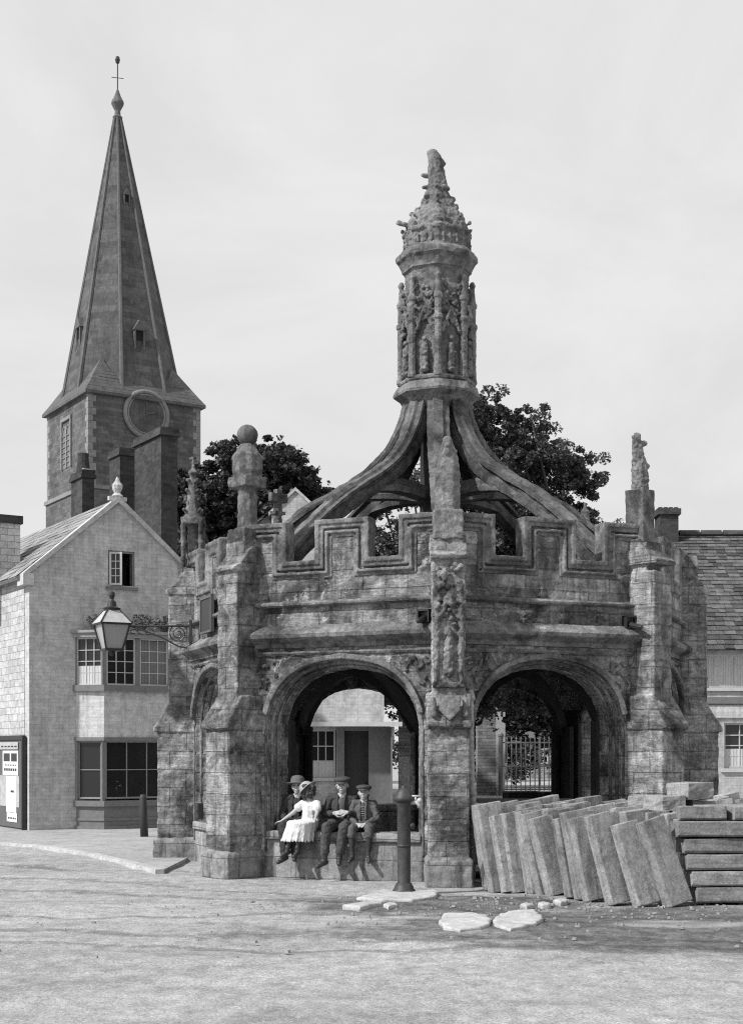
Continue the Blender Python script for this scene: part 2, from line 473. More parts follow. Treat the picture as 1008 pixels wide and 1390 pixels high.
def bay(k, vox, bench=.67, carve=False):
    th = A0 + PI / 8 + k * PI / 4
    hc = HC + .02
    m = MB()
    def layer(y0, y1, grow, zt):
        ar = arch(WOP, SPR, AH, 26, grow)
        w = WOP + grow
        m.box(-hc, -w, y0, y1, -.15, zt); m.box(w, hc, y0, y1, -.15, zt)
        for (xa, za), (xb, zb) in zip(ar[:-1], ar[1:]):
            m.ext([(xa - .004, za), (xb + .004, zb), (xb + .004, zt), (xa - .004, zt)], y0, y1, XYZ)
    layer(-AP, -AP + .12, .115, 3.5)
    layer(-AP + .10, -AP + .22, .06, 3.5)
    layer(-AP + .20, -AP + .46, 0, 3.5)
    # parapet wall and battlements
    f = [0, .215, .378, .622, .785, 1]
    xs = [-HC + 2 * HC * q for q in f]
    y0, y1 = -AP + .02, -AP + .22
    m.box(-hc, hc, y0, y1, 3.4, 4.60)
    zt = 5.18
    for a, b in ((0, 1), (2, 3), (4, 5)):
        m.box(xs[a] - .005, xs[b] + .005, y0, y1, 4.5, zt)
    w = m.build('bay_wall', 'cross', cross, rz=th, vox=vox, disp=.009, dscale=.10)
    # arch mouldings
    q = MB()
    def along(grow, r, y, down):
        pts = [(x, y, z) for x, z in arch(WOP, SPR, AH, 30, grow)]
        pts = [(pts[0][0], y, down)] + pts + [(pts[-1][0], y, down)]
        q.tube(pts, r, 8)
    along(.09, .032, -AP + .105, .35); along(.035, .03, -AP + .195, .35); along(.14, .022, -AP + .0, .35)
    ar = arch(WOP, SPR, AH, 30, .165)[2:-2]
    q.sweep([(x, -AP - .03, z) for x, z in ar], [(-.055, -.035), (.05, -.035), (.05, .03), (-.045, .045)], (0, 1, 0))
    q.build('arch_moulding', 'mould', w, vox=max(vox * .75, .013), disp=.006, dscale=.08)
    # cornice
    q = MB()
    def bar(q, prof, x0, x1):
        n = 70
        q.sweep([(x0 + (x1 - x0) * i / n, 0, 0) for i in range(n + 1)], [(-y, z) for y, z in prof], (0, -1, 0))
    bar(q, [(-AP + .1, 3.34), (-AP - .05, 3.36), (-AP - .06, 3.42), (-AP - .15, 3.47), (-AP - .19, 3.50), (-AP - .20, 3.555), (-AP - .17, 3.59), (-AP - .02, 3.69), (-AP + .1, 3.69)], -HC - .05, HC + .05)
    bar(q, [(-AP + .1, 3.24), (-AP - .03, 3.25), (-AP - .05, 3.28), (-AP - .03, 3.31), (-AP + .1, 3.325)], -HC, HC)
    q.build('cornice', 'mould', w, disp=.014, dscale=.14)
    q = MB()
    bar(q, [(-AP + .1, 3.96), (-AP - .03, 3.965), (-AP - .07, 3.985), (-AP - .075, 4.01), (-AP - .02, 4.045), (-AP + .1, 4.06)], -HC - .02, HC + .02)
    q.build('string_course', 'mould', w, disp=.011, dscale=.12)
    # battlement coping: stepped roll moulding on the outline, and an inner frame line
    q = MB()
    gs = 4.60
    def run(off, yy, rr, top):
        g = gs - off; t2 = zt - off
        pts = [(xs[0], t2), (xs[1] - off, t2), (xs[1] - off, g), (xs[2] + off, g), (xs[2] + off, t2), (xs[3] - off, t2), (xs[3] - off, g), (xs[4] + off, g), (xs[4] + off, t2), (xs[5], t2)]
        for (xa, za), (xb, zb) in zip(pts[:-1], pts[1:]):
            a, b = min(xa, xb), max(xa, xb); c, d = min(za, zb), max(za, zb)
            q.box(a - rr, b + rr, yy, yy + top, c - rr, d + rr)
    run(.0, -AP - .05, .034, .29)
    run(.075, -AP - .025, .02, .10)
    run(.15, -AP - .04, .022, .10)
    run(.21, -AP - .00, .014, .06)
    q.build('battlement_coping', 'mould', w, vox=max(vox * .7, .013), disp=.008, dscale=.09)
    if carve:
        rr = random.Random(k * 7 + 3)
        for sgn in (-1, 1):
            q = MB()
            for i in range(26):
                x = sgn * rr.uniform(.92, 1.42); z = rr.uniform(2.62, 3.16)
                if ((abs(x) / 1.25) ** 2.2 + ((z - 2.1) / 1.1) ** 2.0) < 1.18: continue
                a = rr.uniform(0, PI); l = rr.uniform(.02, .10)
                q.cap((x, -AP - .01, z), (x + l * cos(a), -AP - .02, z + l * sin(a)), rr.uniform(.02, .045), .015, 6)
            if q.v: q.build('carved_spandrel', 'mould', w, vox=.014, disp=.01, dscale=.05)
    if bench:
        q = MB(); q.box(-WOP - .15, WOP + .15, -AP + .0, -AP + .5, -.15, bench - .13)
        o = q.build('bench_wall', 'bench', cross, rz=th, vox=.03, disp=.008)
        q = MB(); q.box(-WOP - .12, WOP + .12, -AP - .05, -AP + .55, bench - .13, bench)
        q.build('bench_seat', 'bench', cross, rz=th, vox=.025, disp=.006)
    return w

for k in range(-4, 4):
    front = k in (-1, 0)
    bay(k, .017 if front else (.028 if k in (-2, 1) else .05), bench=(None if k == 0 else (.67 if k in (-1, -2, 1) else .8)), carve=front)

def buttress(k):
    th = A0 + k * PI / 4
    vis = k in (-2, -1, 0, 1, 2)
    vx = .018 if vis else .05
    root = MB()
    m = root
    m.box(-.28, .28, -4.73, -3.75, .3, 2.24)
    m.ext([(-4.79, 2.17), (-4.80, 2.24), (-4.52, 2.66), (-3.9, 2.66), (-3.9, 2.17)], -.305, .305, YZX)
    m.box(-.23, .23, -4.55, -3.75, 2.2, 4.5)
    zc = 4.56 if k != 1 else 4.66
    m.ext([(-4.60, zc - .06), (-4.61, zc), (-4.50, zc + .06), (-4.28, zc + .32), (-3.8, zc + .32), (-3.8, zc - .06)], -.255, .255, YZX)
    m.box(-.20, .20, -4.40, -3.82, 4.4, 4.95 if k not in (-4, 2) else 5.15)
    o = m.build('buttress', 'butt', cross, rz=th, vox=vx, disp=.013 if k != 0 else .02, dscale=.13)
    q = MB(); q.box(-.325, .325, -4.80, -3.8, -.15, .33)
    q.ext([(-4.80, .33), (-4.74, .39), (-3.8, .39), (-3.8, .33)], -.30, .30, YZX)
    q.build('plinth', 'bench', o, vox=.028, disp=.022, dscale=.16)
    # inner shafts
    q = MB()
    for dx in (-.16, 0, .16):
        q.tube([(dx, -3.55 + abs(dx) * .6, 0), (dx, -3.55 + abs(dx) * .6, 2.3)], .085, 8)
    q.box(-.3, .3, -3.9, -3.55, 0, 2.6); q.lathe([(.30, 0), (.30, .35), (.22, .42)], 8, (0, -3.62, 0))
    # vault rib
    pts = []
    for i in range(15):
        t = i / 14; r_ = 3.5 - 3.15 * t
        pts.append((0, -r_, 2.2 + 1.12 * (1 - abs(2 * t - 1) ** 2.2) ** .8))
    q.sweep(pts, [(-.07, -.12), (.07, -.12), (.07, .1), (-.07, .1)], (1, 0, 0))
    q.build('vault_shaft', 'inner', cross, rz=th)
    return o, th

def oct_prof(q, prof, c=(0, 0, 0), n=8, rot=PI / 8): q.lathe(prof, n, c, rot)

BUT = {}
for k in range(-4, 4): BUT[k] = buttress(k)
rr = random.Random(5)
# pinnacles standing on the buttresses (all different after centuries of weather)
def pin(k, mb, name='pinnacle', vox=.018, disp=.014, mat='mould'):
    return mb.build(name, mat, BUT[k][0], vox=vox, disp=disp, dscale=.08)

# k=-1: octagonal shaft, carved block and ball
q = MB(); q.box(-.20, .20, -4.38, -3.98, 4.8, 5.16)
oct_prof(q, [(.155, 5.1), (.15, 5.75), (.2, 5.80)], (0, -4.16, 0))
oct_prof(q, [(.20, 5.80), (.245, 5.85), (.245, 5.90), (.22, 5.93)], (0, -4.16, 0), 4, PI / 4) if False else None
q.box(-.205, .205, -4.365, -3.955, 5.78, 5.94)
oct_prof(q, [(.215, 5.92), (.24, 6.08), (.235, 6.26), (.10, 6.45)], (0, -4.16, 0))
p1 = pin(-1, q, 'pinnacle_shaft')
q = MB(); q.ball((0, -4.16, 6.58), .158, 28); q.build('ball_finial', 'rib', BUT[-1][0], smooth=True, disp=.004, dscale=.05)
# k=0: rough broken octagonal pinnacle carried up against the front rib
q = MB(); q.box(-.21, .21, -4.42, -3.95, 4.8, 5.22)
oct_prof(q, [(.19, 5.18), (.18, 5.82), (.165, 5.95), (.10, 6.15), (.05, 6.28)], (0, -4.17, 0))
for i in range(5):
    z = rr.uniform(5.85, 6.15); a = rr.uniform(0, 2 * PI)
    q.ball((.13 * cos(a), -4.17 + .13 * sin(a), z), rr.uniform(.03, .06), 6)
pin(0, q, disp=.016)
# k=1: square block with broken crooked finial
q = MB(); q.box(-.15, .15, -4.3, -3.98, 4.8, 5.74)
q.build('pinnacle_block', 'mould', BUT[1][0], vox=.02, disp=.012)
q = MB()
pts = [(.0, -4.14, 5.7), (.01, -4.14, 5.95), (-.03, -4.14, 6.2), (-.07, -4.14, 6.4), (-.09, -4.14, 6.52)]
for a, b, r1, r2 in zip(pts[:-1], pts[1:], (.13, .13, .10, .075), (.13, .105, .08, .07)): q.cap(a, b, r1, r2)
q.cap((-.02, -4.14, 6.42), (.07, -4.17, 6.45), .05, .045); q.cap((.04, -4.14, 6.15), (.17, -4.14, 6.12), .065, .045); q.cap((.15, -4.14, 6.12), (.14, -4.14, 6.17), .035)
q.build('broken_finial', 'mould', BUT[1][0], vox=.012, disp=.02, dscale=.05)
# k=-2: slender niche pinnacle with crockets; k=-3: cross; others plain with finials
def niche_pin(k, scale=1.0, full=True):
    q = MB(); z0 = 5.1
    for sx in (-.16, .16):
        for sy in (-.15, .15): q.tube([(sx, -4.16 + sy, 4.8), (sx, -4.16 + sy, 5.75)], .045, 6)
    q.box(-.08, .08, -4.24, -4.08, 4.8, 5.8)
    q.box(-.19, .19, -4.35, -3.97, 5.7, 5.82); q.box(-.19, .19, -4.35, -3.97, 4.85, 4.95)
    for a in range(4):
        q.cap((.15 * cos(a * PI / 2 + PI / 4), -4.16 + .15 * sin(a * PI / 2 + PI / 4), 5.75), (0, -4.16, 6.15), .07, .05)
    oct_prof(q, [(.16, 5.8), (.11, 6.1), (.055, 6.55), (.10, 6.60), (.03, 6.68), (.025, 6.85)], (0, -4.16, 0))
    for z in (5.95, 6.12, 6.29, 6.46):
        for a in range(4):
            r_ = .20 - (z - 5.9) * .17
            q.ball((r_ * cos(a * PI / 2 + PI / 4), -4.16 + r_ * sin(a * PI / 2 + PI / 4), z), .038, 6)
    pin(k, q, vox=.014 if full else .03, disp=.012)
niche_pin(-2)
q = MB(); q.box(-.19, .19, -4.35, -3.97, 4.95, 5.5)
oct_prof(q, [(.22, 5.6), (.2, 5.95), (.09, 6.2), (.085, 6.5)], (0, -4.16, 0)); q.box(-.2, .2, -4.2, -4.1, 6.62, 6.78); q.box(-.07, .07, -4.22, -4.1, 6.4, 6.86); q.box(-.12, .12, -4.24, -4.08, 6.38, 6.44)
q.box(-.15, .15, -4.3, -4.0, 5.4, 5.7)
pin(-3, q, vox=.02)
for k, zt in ((3, 6.6), (-4, 6.7)):
    q = MB(); q.box(-.17, .17, -4.33, -3.99, 5.1, 5.4)
    oct_prof(q, [(.16, 5.3), (.14, 5.9), (.19, 6.0), (.12, 6.2), (.07, 6.35), (.1, 6.42), (.04, 6.5), (.03, zt)], (0, -4.16, 0))
    pin(k, q, vox=.025)
# carved niche canopy and shield on the front buttress
q = MB()
for sx in (-.17, .17): q.cap((sx, -4.57, 2.8), (sx, -4.58, 4.1), .04, .035)
q.cap((0, -4.55, 2.95), (0, -4.55, 3.4), .09, .06); q.ball((0, -4.58, 3.5), .06, 8)
for i in range(42):
    z = rr.uniform(3.45, 4.42); q.ball((rr.uniform(-.19, .19), -4.56 - rr.uniform(0, .04), z), rr.uniform(.02, .055), 6)
q.cap((-.12, -4.56, 3.7), (0, -4.6, 4.0), .04); q.cap((.12, -4.56, 3.7), (0, -4.6, 4.0), .04)
q.box(-.22, .22, -4.6, -4.5, 2.72, 2.8)
q.build('niche_canopy', 'mould', BUT[0][0], vox=.014, disp=.022, dscale=.06)
q = MB(); q.ext([(-.15, 2.6), (.15, 2.6), (.14, 2.4), (0, 2.26), (-.14, 2.4)], -4.86, -4.72, XYZ)
for sx in (-.22, .22): q.cap((sx, -4.78, 2.35), (sx, -4.72, 2.55), .05, .04)
q.build('carved_shield', 'mould', BUT[0][0], vox=.014, disp=.01)

# floor, ceiling slab, central pier
q = MB(); oct_prof(q, [(AP - .1, -.02), (AP - .1, .05)], (0, 0, 0), 8, A0 - PI / 2)
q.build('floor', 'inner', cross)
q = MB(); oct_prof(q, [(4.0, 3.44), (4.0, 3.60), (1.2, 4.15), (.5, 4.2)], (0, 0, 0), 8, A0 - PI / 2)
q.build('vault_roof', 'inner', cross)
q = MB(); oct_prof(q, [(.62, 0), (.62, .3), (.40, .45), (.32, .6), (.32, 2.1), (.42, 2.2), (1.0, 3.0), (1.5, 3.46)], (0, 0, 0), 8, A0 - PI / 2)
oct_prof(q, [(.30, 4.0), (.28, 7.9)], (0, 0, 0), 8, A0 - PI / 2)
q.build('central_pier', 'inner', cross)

# flying ribs
prof = [(4.02, 4.35), (3.62, 4.78), (3.2, 5.18), (2.75, 5.58), (2.33, 5.90), (1.87, 6.20), (1.45, 6.45), (1.12, 6.70), (.88, 6.97), (.72, 7.25), (.62, 7.5), (.54, 7.80)]
def smooth(pts, n=3):
    out = []
    for i in range(len(pts) - 1):
        p0 = pts[max(i - 1, 0)]; p1 = pts[i]; p2 = pts[i + 1]; p3 = pts[min(i + 2, len(pts) - 1)]
        for j in range(n):
            t = j / n
            out.append(tuple(.5 * ((2 * b) + (-a + c) * t + (2 * a - 5 * b + 4 * c - d) * t * t + (-a + 3 * b - 3 * c + d) * t ** 3) for a, b, c, d in zip(p0, p1, p2, p3)))
    out.append(pts[-1]); return out
sp = smooth(prof, 8)
for k in range(-4, 4):
    q = MB()
    path = [(0, -r_, z) for r_, z in sp]
    # normal points up/out: section b = 0 is the top line
    secA = [(-.15, -.24), (-.13, -.30), (-.04, -.34), (.04, -.34), (.13, -.30), (.15, -.24), (.155, -.17), (.105, -.15), (.10, -.105), (.18, -.085), (.185, -.035), (.10, -.02), (.075, .03), (-.075, .03), (-.10, -.02), (-.185, -.035), (-.18, -.085), (-.10, -.105), (-.105, -.15), (-.155, -.17)]
    q.sweep(path, secA, (1, 0, 0))
    o = q.build('flying_rib', 'rib', cross, rz=A0 + k * PI / 4, disp=.016, dscale=.16)
    q = MB()
    arc = []
    for i in range(31):
        t = i / 30; a = t * PI * .5
        arc.append((0, -(.25 + 2.35 * sin(a)), 5.2 + 1.3 * cos(a) - .35 * (1 - t) ** 2))
    q.sweep(arc, [(-.10, -.10), (-.05, -.16), (.05, -.16), (.10, -.10), (.10, -.03), (.13, 0), (.13, .08), (-.13, .08), (-.13, 0), (-.10, -.03)], (1, 0, 0))
    q.build('brace_arch', 'rib', o, disp=.01, dscale=.15)

# lantern
def oct_dense(q, prof, m=8):
    ring = []
    for i in range(8):
        a0, a1 = A0 - PI / 2 + i * PI / 4, A0 - PI / 2 + (i + 1) * PI / 4
        for j in range(m): ring.append((cos(a0) * (1 - j / m) + cos(a1) * j / m, sin(a0) * (1 - j / m) + sin(a1) * j / m))
    n = len(ring); v = [(x * r_, y * r_, z) for r_, z in prof for x, y in ring]
    f = [(j * n + i, j * n + (i + 1) % n, (j + 1) * n + (i + 1) % n, (j + 1) * n + i) for j in range(len(prof) - 1) for i in range(n)]
    f += [tuple(range(n - 1, -1, -1)), tuple((len(prof) - 1) * n + i for i in range(n))]
    return q.add(v, f)
ro = A0 - PI / 2
q = MB(); oct_dense(q, [(.50, 7.62), (.55, 7.68), (.60, 7.74), (.64, 7.79), (.70, 7.83), (.745, 7.86), (.75, 7.90), (.72, 7.95), (.69, 8.02), (.665, 8.04), (.64, 8.05), (.665, 8.07), (.67, 8.10), (.645, 8.13), (.60, 8.15)])
base = q.build('lantern_base', 'lant', cross, disp=.012, dscale=.09)
q = MB(); oct_prof(q, [(.56, 8.1), (.56, 9.5), (.585, 9.62), (.55, 9.72), (.55, 9.95)], (0, 0, 0), 8, ro)
drum = q.build('lantern_drum', 'lant', cross, vox=.018, disp=.016, dscale=.07)
for i in range(8):
    a = ro + i * PI / 4
    cx, cy = .605 * cos(a), .605 * sin(a)
    q = MB(); q.lathe([(.085, 8.1), (.068, 8.25), (.068, 9.02), (.09, 9.05), (.09, 9.1), (.062, 9.13), (.062, 9.38), (.082, 9.4), (.082, 9.45), (.055, 9.5), (.04, 9.72), (.06, 9.78), (.03, 9.84)], 8, (cx, cy, 0))
    q.build('corner_shaft', 'lant', drum, vox=.010, disp=.007, dscale=.05)
    b = a + PI / 8; rf = .565 * cos(PI / 8)
    fx, fy = cos(b), sin(b); tx, ty = -sin(b), cos(b)
    q = MB()
    q.cap((fx * (rf + .05), fy * (rf + .05), 8.28), (fx * (rf + .05), fy * (rf + .05), 8.62), .075, .055)
    q.ball((fx * (rf + .06), fy * (rf + .06), 8.74), .045, 8)
    q.cap((fx * (rf + .09) + tx * .05, fy * (rf + .09) + ty * .05, 8.5), (fx * (rf + .1) - tx * .03, fy * (rf + .1) - ty * .03, 8.46), .025)
    q.ball((fx * (rf + .04), fy * (rf + .04), 8.22), .09, 8, 1, 1, .6)
    q.build('carved_figure', 'lant', drum, vox=.011, disp=.012, dscale=.05)
    q = MB()
    for j in range(46):
        u = rr.uniform(-.18, .18); z = rr.uniform(8.86, 9.66)
        if z < 9.0 and abs(u) < .08: continue
        q.ball((fx * (rf + .03) + tx * u, fy * (rf + .03) + ty * u, z), rr.uniform(.025, .06), 6)
    for s_ in (-1, 1): q.cap((fx * (rf + .05) + tx * .16 * s_, fy * (rf + .05) + ty * .16 * s_, 8.85), (fx * (rf + .07), fy * (rf + .07), 9.25), .035, .03)
    q.build('niche_canopy', 'lant', drum, vox=.012, disp=.02, dscale=.05)
q = MB(); oct_dense(q, [(.54, 9.80), (.545, 9.92), (.57, 9.96), (.60, 9.98), (.60, 10.01), (.62, 10.06), (.66, 10.13), (.70, 10.17), (.705, 10.23), (.69, 10.27), (.64, 10.30), (.61, 10.32), (.60, 10.36)])
cap_ = q.build('lantern_cornice', 'lant', cross, disp=.012, dscale=.09)
q = MB(); oct_prof(q, [(.58, 10.28), (.575, 10.58), (.60, 10.6), (.60, 10.65), (.56, 10.68)], (0, 0, 0), 8, ro)
oct_prof(q, [(.57, 10.6), (.53, 10.78), (.46, 10.95), (.36, 11.07), (.28, 11.16), (.24, 11.28), (.17, 11.42)], (0, 0, 0), 8, ro)
for i in range(8):
    a = ro + i * PI / 4
    for r_, z in ((.58, 10.72), (.55, 10.85), (.44, 11.0), (.34, 11.12), (.27, 11.25)):
        if rr.random() < .75: q.ball((r_ * cos(a), r_ * sin(a), z), rr.uniform(.03, .055), 6)
    for u in (-.12, 0, .12):
        b = a + PI / 8; q.cap(((.555) * cos(b) - sin(b) * u, .555 * sin(b) + cos(b) * u, 10.37), ((.555) * cos(b) - sin(b) * u, .555 * sin(b) + cos(b) * u, 10.5), .018)
for i in range(50):
    a = rr.uniform(0, 2 * PI); z = rr.uniform(10.6, 11.15); r_ = .57 - (z - 10.6) * .5
    q.ball((r_ * cos(a), r_ * sin(a), z), rr.uniform(.03, .06), 6)
q.cap((-.5, -.2, 10.74), (-.66, -.22, 10.78), .045, .035)
q.build('lantern_dome', 'lant', cross, vox=.015, disp=.024, dscale=.07)
q = MB()
for a, b, r1, r2 in (((0, 0, 11.3), (.01, 0, 11.55), .20, .16), ((.01, 0, 11.55), (-.02, 0, 11.85), .16, .135), ((-.02, 0, 11.85), (-.06, 0, 12.04), .135, .09), ((-.04, 0, 12.02), (-.10, 0, 12.06), .08, .05),
                     ((.0, 0, 11.96), (.11, 0, 11.86), .09, .045), ((-.1, 0, 11.66), (-.22, 0, 11.67), .03, .04), ((-.1, 0, 11.46), (-.22, 0, 11.47), .035, .04), ((-.1, 0, 11.9), (-.11, 0, 12.06), .05, .05)):
    q.cap(a, b, r1, r2)
for i in range(14):
    a = rr.uniform(0, 2 * PI); z = rr.uniform(11.2, 11.45); q.ball((.2 * cos(a), .2 * sin(a), z), rr.uniform(.03, .05), 6)
q.build('finial', 'lant', cross, vox=.012, disp=.018, dscale=.07)

# water spouts, downpipe, iron box
for k, sx in ((-1, 1.26), (0, 1.30)):
    q = MB(); q.box(sx - .06, sx + .10, -AP - .10, -AP + .1, 3.66, 3.68); q.box(sx - .07, sx - .05, -AP - .10, -AP + .1, 3.66, 3.84); q.box(sx + .09, sx + .11, -AP - .10, -AP + .1, 3.66, 3.84); q.box(sx - .07, sx + .11, -AP - .10, -AP + .1, 3.82, 3.85)
    q.cap((sx + .02, -AP - .02, 3.72), (sx + .04, -AP - .32, 3.66), .05, .035)
    q.build('water_spout', 'iron', cross, rz=A0 + PI / 8 + k * PI / 4)
pp = P(641, 950, 19.5); pp.z = 0
loc = Vector((pp.x - CX, pp.y - CY, 0))
q = MB()
prev = None; pts = []; rs = []
for i in range(110):
    z = 2.58 - i * .0235
    pts.append((loc.x - .01 + .02 * sin(z * 2.1), loc.y, z)); rs.append(.043 + (.006 if (i % 4) < 2 else 0) + (.012 if 52 < i < 58 else 0))
q.tube(pts, rs, 12)
q.cap((loc.x - .01, loc.y, 2.58), (loc.x - .02, loc.y + .1, 2.66), .05, .05)
q.build('downpipe', 'lead', cross, smooth=True)
q = MB(); q.box(-HC + .30, -HC + .58, -AP - .08, -AP + .02, .82, 1.02)
# ------------------------------------------------------------------ building helpers (local frame: facade at y=0 facing -y, x along, z up)
def wall_holes(m, x0, x1, topf, holes, y0=0.0, y1=.3, z0=0.0, brk=()):
    xs = sorted(set([x0, x1] + [h[0] for h in holes] + [h[1] for h in holes] + list(brk)))
    for a, b in zip(xs[:-1], xs[1:]):
        hs = sorted([h for h in holes if h[0] <= a + 1e-6 and h[1] >= b - 1e-6], key=lambda h: h[2])
        z = z0
        for h in hs:
            m.box(a, b, y0, y1, z, h[2]); z = h[3]
        m.ext([(a, z), (b, z), (b, topf(b)), (a, topf(a))], y0, y1, XYZ)
    return m

def window(parent, x0, x1, z0, z1, cols, rows, y=0.06, fr=.06, bar=.017, mat='paint_white', M0=None, curtain=0, name='window', cmat='curtain', depth=.06):
    Mx = M0 or Matrix.Identity(4)
    m = MB(); m.M = Mx
    m.box(x0, x0 + fr, y, y + depth, z0, z1); m.box(x1 - fr, x1, y, y + depth, z0, z1)
    m.box(x0 + fr, x1 - fr, y + .002, y + depth, z0, z0 + fr); m.box(x0 + fr, x1 - fr, y + .002, y + depth, z1 - fr, z1)
    w = m.build(name, mat, parent)
    m = MB(); m.M = Mx
    for i in range(1, cols):
        x = x0 + fr + (x1 - x0 - 2 * fr) * i / cols; m.box(x - bar / 2, x + bar / 2, y + .012, y + depth - .01, z0 + fr, z1 - fr)
    for i in range(1, rows):
        z = z0 + fr + (z1 - z0 - 2 * fr) * i / rows; m.box(x0 + fr, x1 - fr, y + .015, y + depth - .013, z - bar / 2, z + bar / 2)
    if m.v: m.build('glazing_bars', mat, w)
    m = MB(); m.M = Mx
    m.box(x0 + fr * .5, x1 - fr * .5, y + depth - .018, y + depth - .008, z0 + fr * .5, z1 - fr * .5)
    m.build('pane', 'glass', w)
    if curtain:
        # folds of cloth hung right against the glass
        m = MB(); m.M = Mx
        zt = z0 + (z1 - z0) * curtain if curtain > 0 else z1
        n = max(6, int((x1 - x0) / .035))
        for i in range(n):
            xa = x0 + (x1 - x0) * i / n; xb = x0 + (x1 - x0) * (i + 1) / n
            m.box(xa + .003, xb, y + .018 + .006 * (i % 2), y + depth - .02, z0 + fr, zt - fr * .5)
        m.build('curtain', cmat, w)
    return w

def tiles(m, o, u, v, n, W, L, tw, th, rng, thick=.025, lift=.02):
    """rows of overlapping stone tiles; o corner at eave, u along eave, v up the slope, n outward normal"""
    o, u, v, n = Vector(o), Vector(u).normalized(), Vector(v).normalized(), Vector(n).normalized()
    rows = int(L / th) + 1; z = 0.0
    rowh = [th * (1.15 - .3 * i / rows) for i in range(rows)]
    sc = L / sum(rowh); s = 0
    for i in range(rows):
        h = rowh[i] * sc; x = -rng.uniform(0, tw)
        while x < W:
            w_ = tw * rng.uniform(.7, 1.3); a = max(x, 0); b = min(x + w_ - .008, W)
            if b - a > .02:
                dz = rng.uniform(-.012, .012); l0 = lift + rng.uniform(0, .014)
                sag = .03 * sin(x * 1.3 + i * .2)
                p = [o + u * a + v * (s + dz) + n * (l0 + thick), o + u * b + v * (s + dz + rng.uniform(-.01, .01)) + n * (l0 + thick), o + u * b + v * (s + h * 1.25) + n * .012, o + u * a + v * (s + h * 1.25) + n * .012]
                q = [o + u * a + v * (s + dz) + n * l0, o + u * b + v * (s + dz) + n * l0]
                m.add(p + q, [(0, 1, 2, 3), (4, 5, 1, 0)])
            x += w_
        s += h
    return m

rng = random.Random(21)

# ------------------------------------------------------------------ church tower
cz = 70.0
T0 = Vector(((120 - 504) * cz / F, cz, 0)); TS = 6.13
tower = empty('church_tower', T0, 'tall stone church tower with octagonal spire and round clock ring, at the left', 'church tower', rz=R(32))
EV = CAMH + (HY - 530) * cz / F
q = MB(); q.box(0, TS, 0, TS, 0, EV)
tw_ = q.build('tower_wall', 'tower', tower)
for x, y in ((0, 0), (TS, 0), (0, TS)):
    q = MB(); z = 0; i = 0
    while z < EV - .1:
        h = rng.uniform(.28, .4); a = .42 if i % 2 else .24; b = .24 if i % 2 else .42
        if x == 0: q.box(-.015, a, (-.015 if y == 0 else TS - b), (b if y == 0 else TS + .015), z, min(z + h - .015, EV - .03))
        else: q.box(TS - a, TS + .015, -.015, b, z, min(z + h - .015, EV - .03))
        z += h; i += 1
    q.build('quoin', 'quoin', tw_)
zs = CAMH + (HY - 662) * 70.5 / F
q = MB(); q.box(-.14, TS + .14, -.14, TS + .14, zs - .1, zs + .1); q.build('string_course', 'quoin', tower)
q = MB(); q.box(-.06, TS + .06, -.06, TS + .06, 0, zs - .1); q.build('lower_stage', 'tower', tower)
# belfry window on the left (x=0) face
BM = Matrix.Translation((0, TS, 0)) @ Matrix.Rotation(-PI / 2, 4, 'Z')   # local x runs from far to near
q = MB(); q.M = BM
zb0, zb1 = CAMH + (HY - 632) * 72 / F, CAMH + (HY - 566) * 72 / F
wx = TS * .50
q.box(wx - .75, wx - .6, -.09, 0, zb0, zb1); q.box(wx + .6, wx + .75, -.09, 0, zb0, zb1); q.box(wx - .75, wx + .75, -.10, 0, zb1 - .05, zb1 + .12)
q.box(wx - .06, wx + .06, -.07, 0, zb0, zb1 - .3)
for s_ in (-.3, .3): q.sweep([(wx + s_ + .3 * cos(PI * i / 8), -.03, zb1 - .75 + .42 * sin(PI * i / 8)) for i in range(9)], [(-.03, -.03), (.03, -.03), (.03, .03), (-.03, .03)], (0, 1, 0))
bw_ = q.build('belfry_window', 'quoin', tower)
q = MB(); q.M = BM; q.box(wx - .6, wx - .06, -.02, .0, zb0, zb1 - .35); q.box(wx + .06, wx + .6, -.02, .0, zb0, zb1 - .35)
for i in range(9):
    z = zb0 + .25 + i * .28
    if z < zb1 - .6: q.box(wx - .6, wx + .6, -.06, -.015, z, z + .06)
q.build('louvre', 'paint_grey', bw_)
# spire
SR = TS / 2 - .12
c = Vector((TS / 2, TS / 2))
apex = CAMH + (HY - 161) * 74.3 / F
lean = Vector((-.25, .1))
q = MB(); v = []; n = 8
r0 = SR / cos(PI / 8)
def octring(r, z, off):
    return [(c.x + off.x + r * cos(PI / 8 + i * PI / 4), c.y + off.y + r * sin(PI / 8 + i * PI / 4), z) for i in range(8)]
lv = [(0, EV + .02), (1, apex)]
rings = []
for j in range(9):
    t = j / 8; rings += octring(r0 * (1 - t) + .17 * t, EV + .02 + (apex - EV) * t, lean * t)
f = [(j * 8 + i, j * 8 + (i + 1) % 8, (j + 1) * 8 + (i + 1) % 8, (j + 1) * 8 + i) for j in range(8) for i in range(8)] + [tuple(range(7, -1, -1)), tuple(64 + i for i in range(8))]
q.add(rings, f); spire = q.build('spire', 'spire', tower)
q = MB()
for i in range(8):
    pts = [Vector(rings[j * 8 + i]) for j in range(9)]; q.tube(pts, [.12 - .007 * j for j in range(9)], 6)
q.build('spire_rib', 'spirerib', spire)
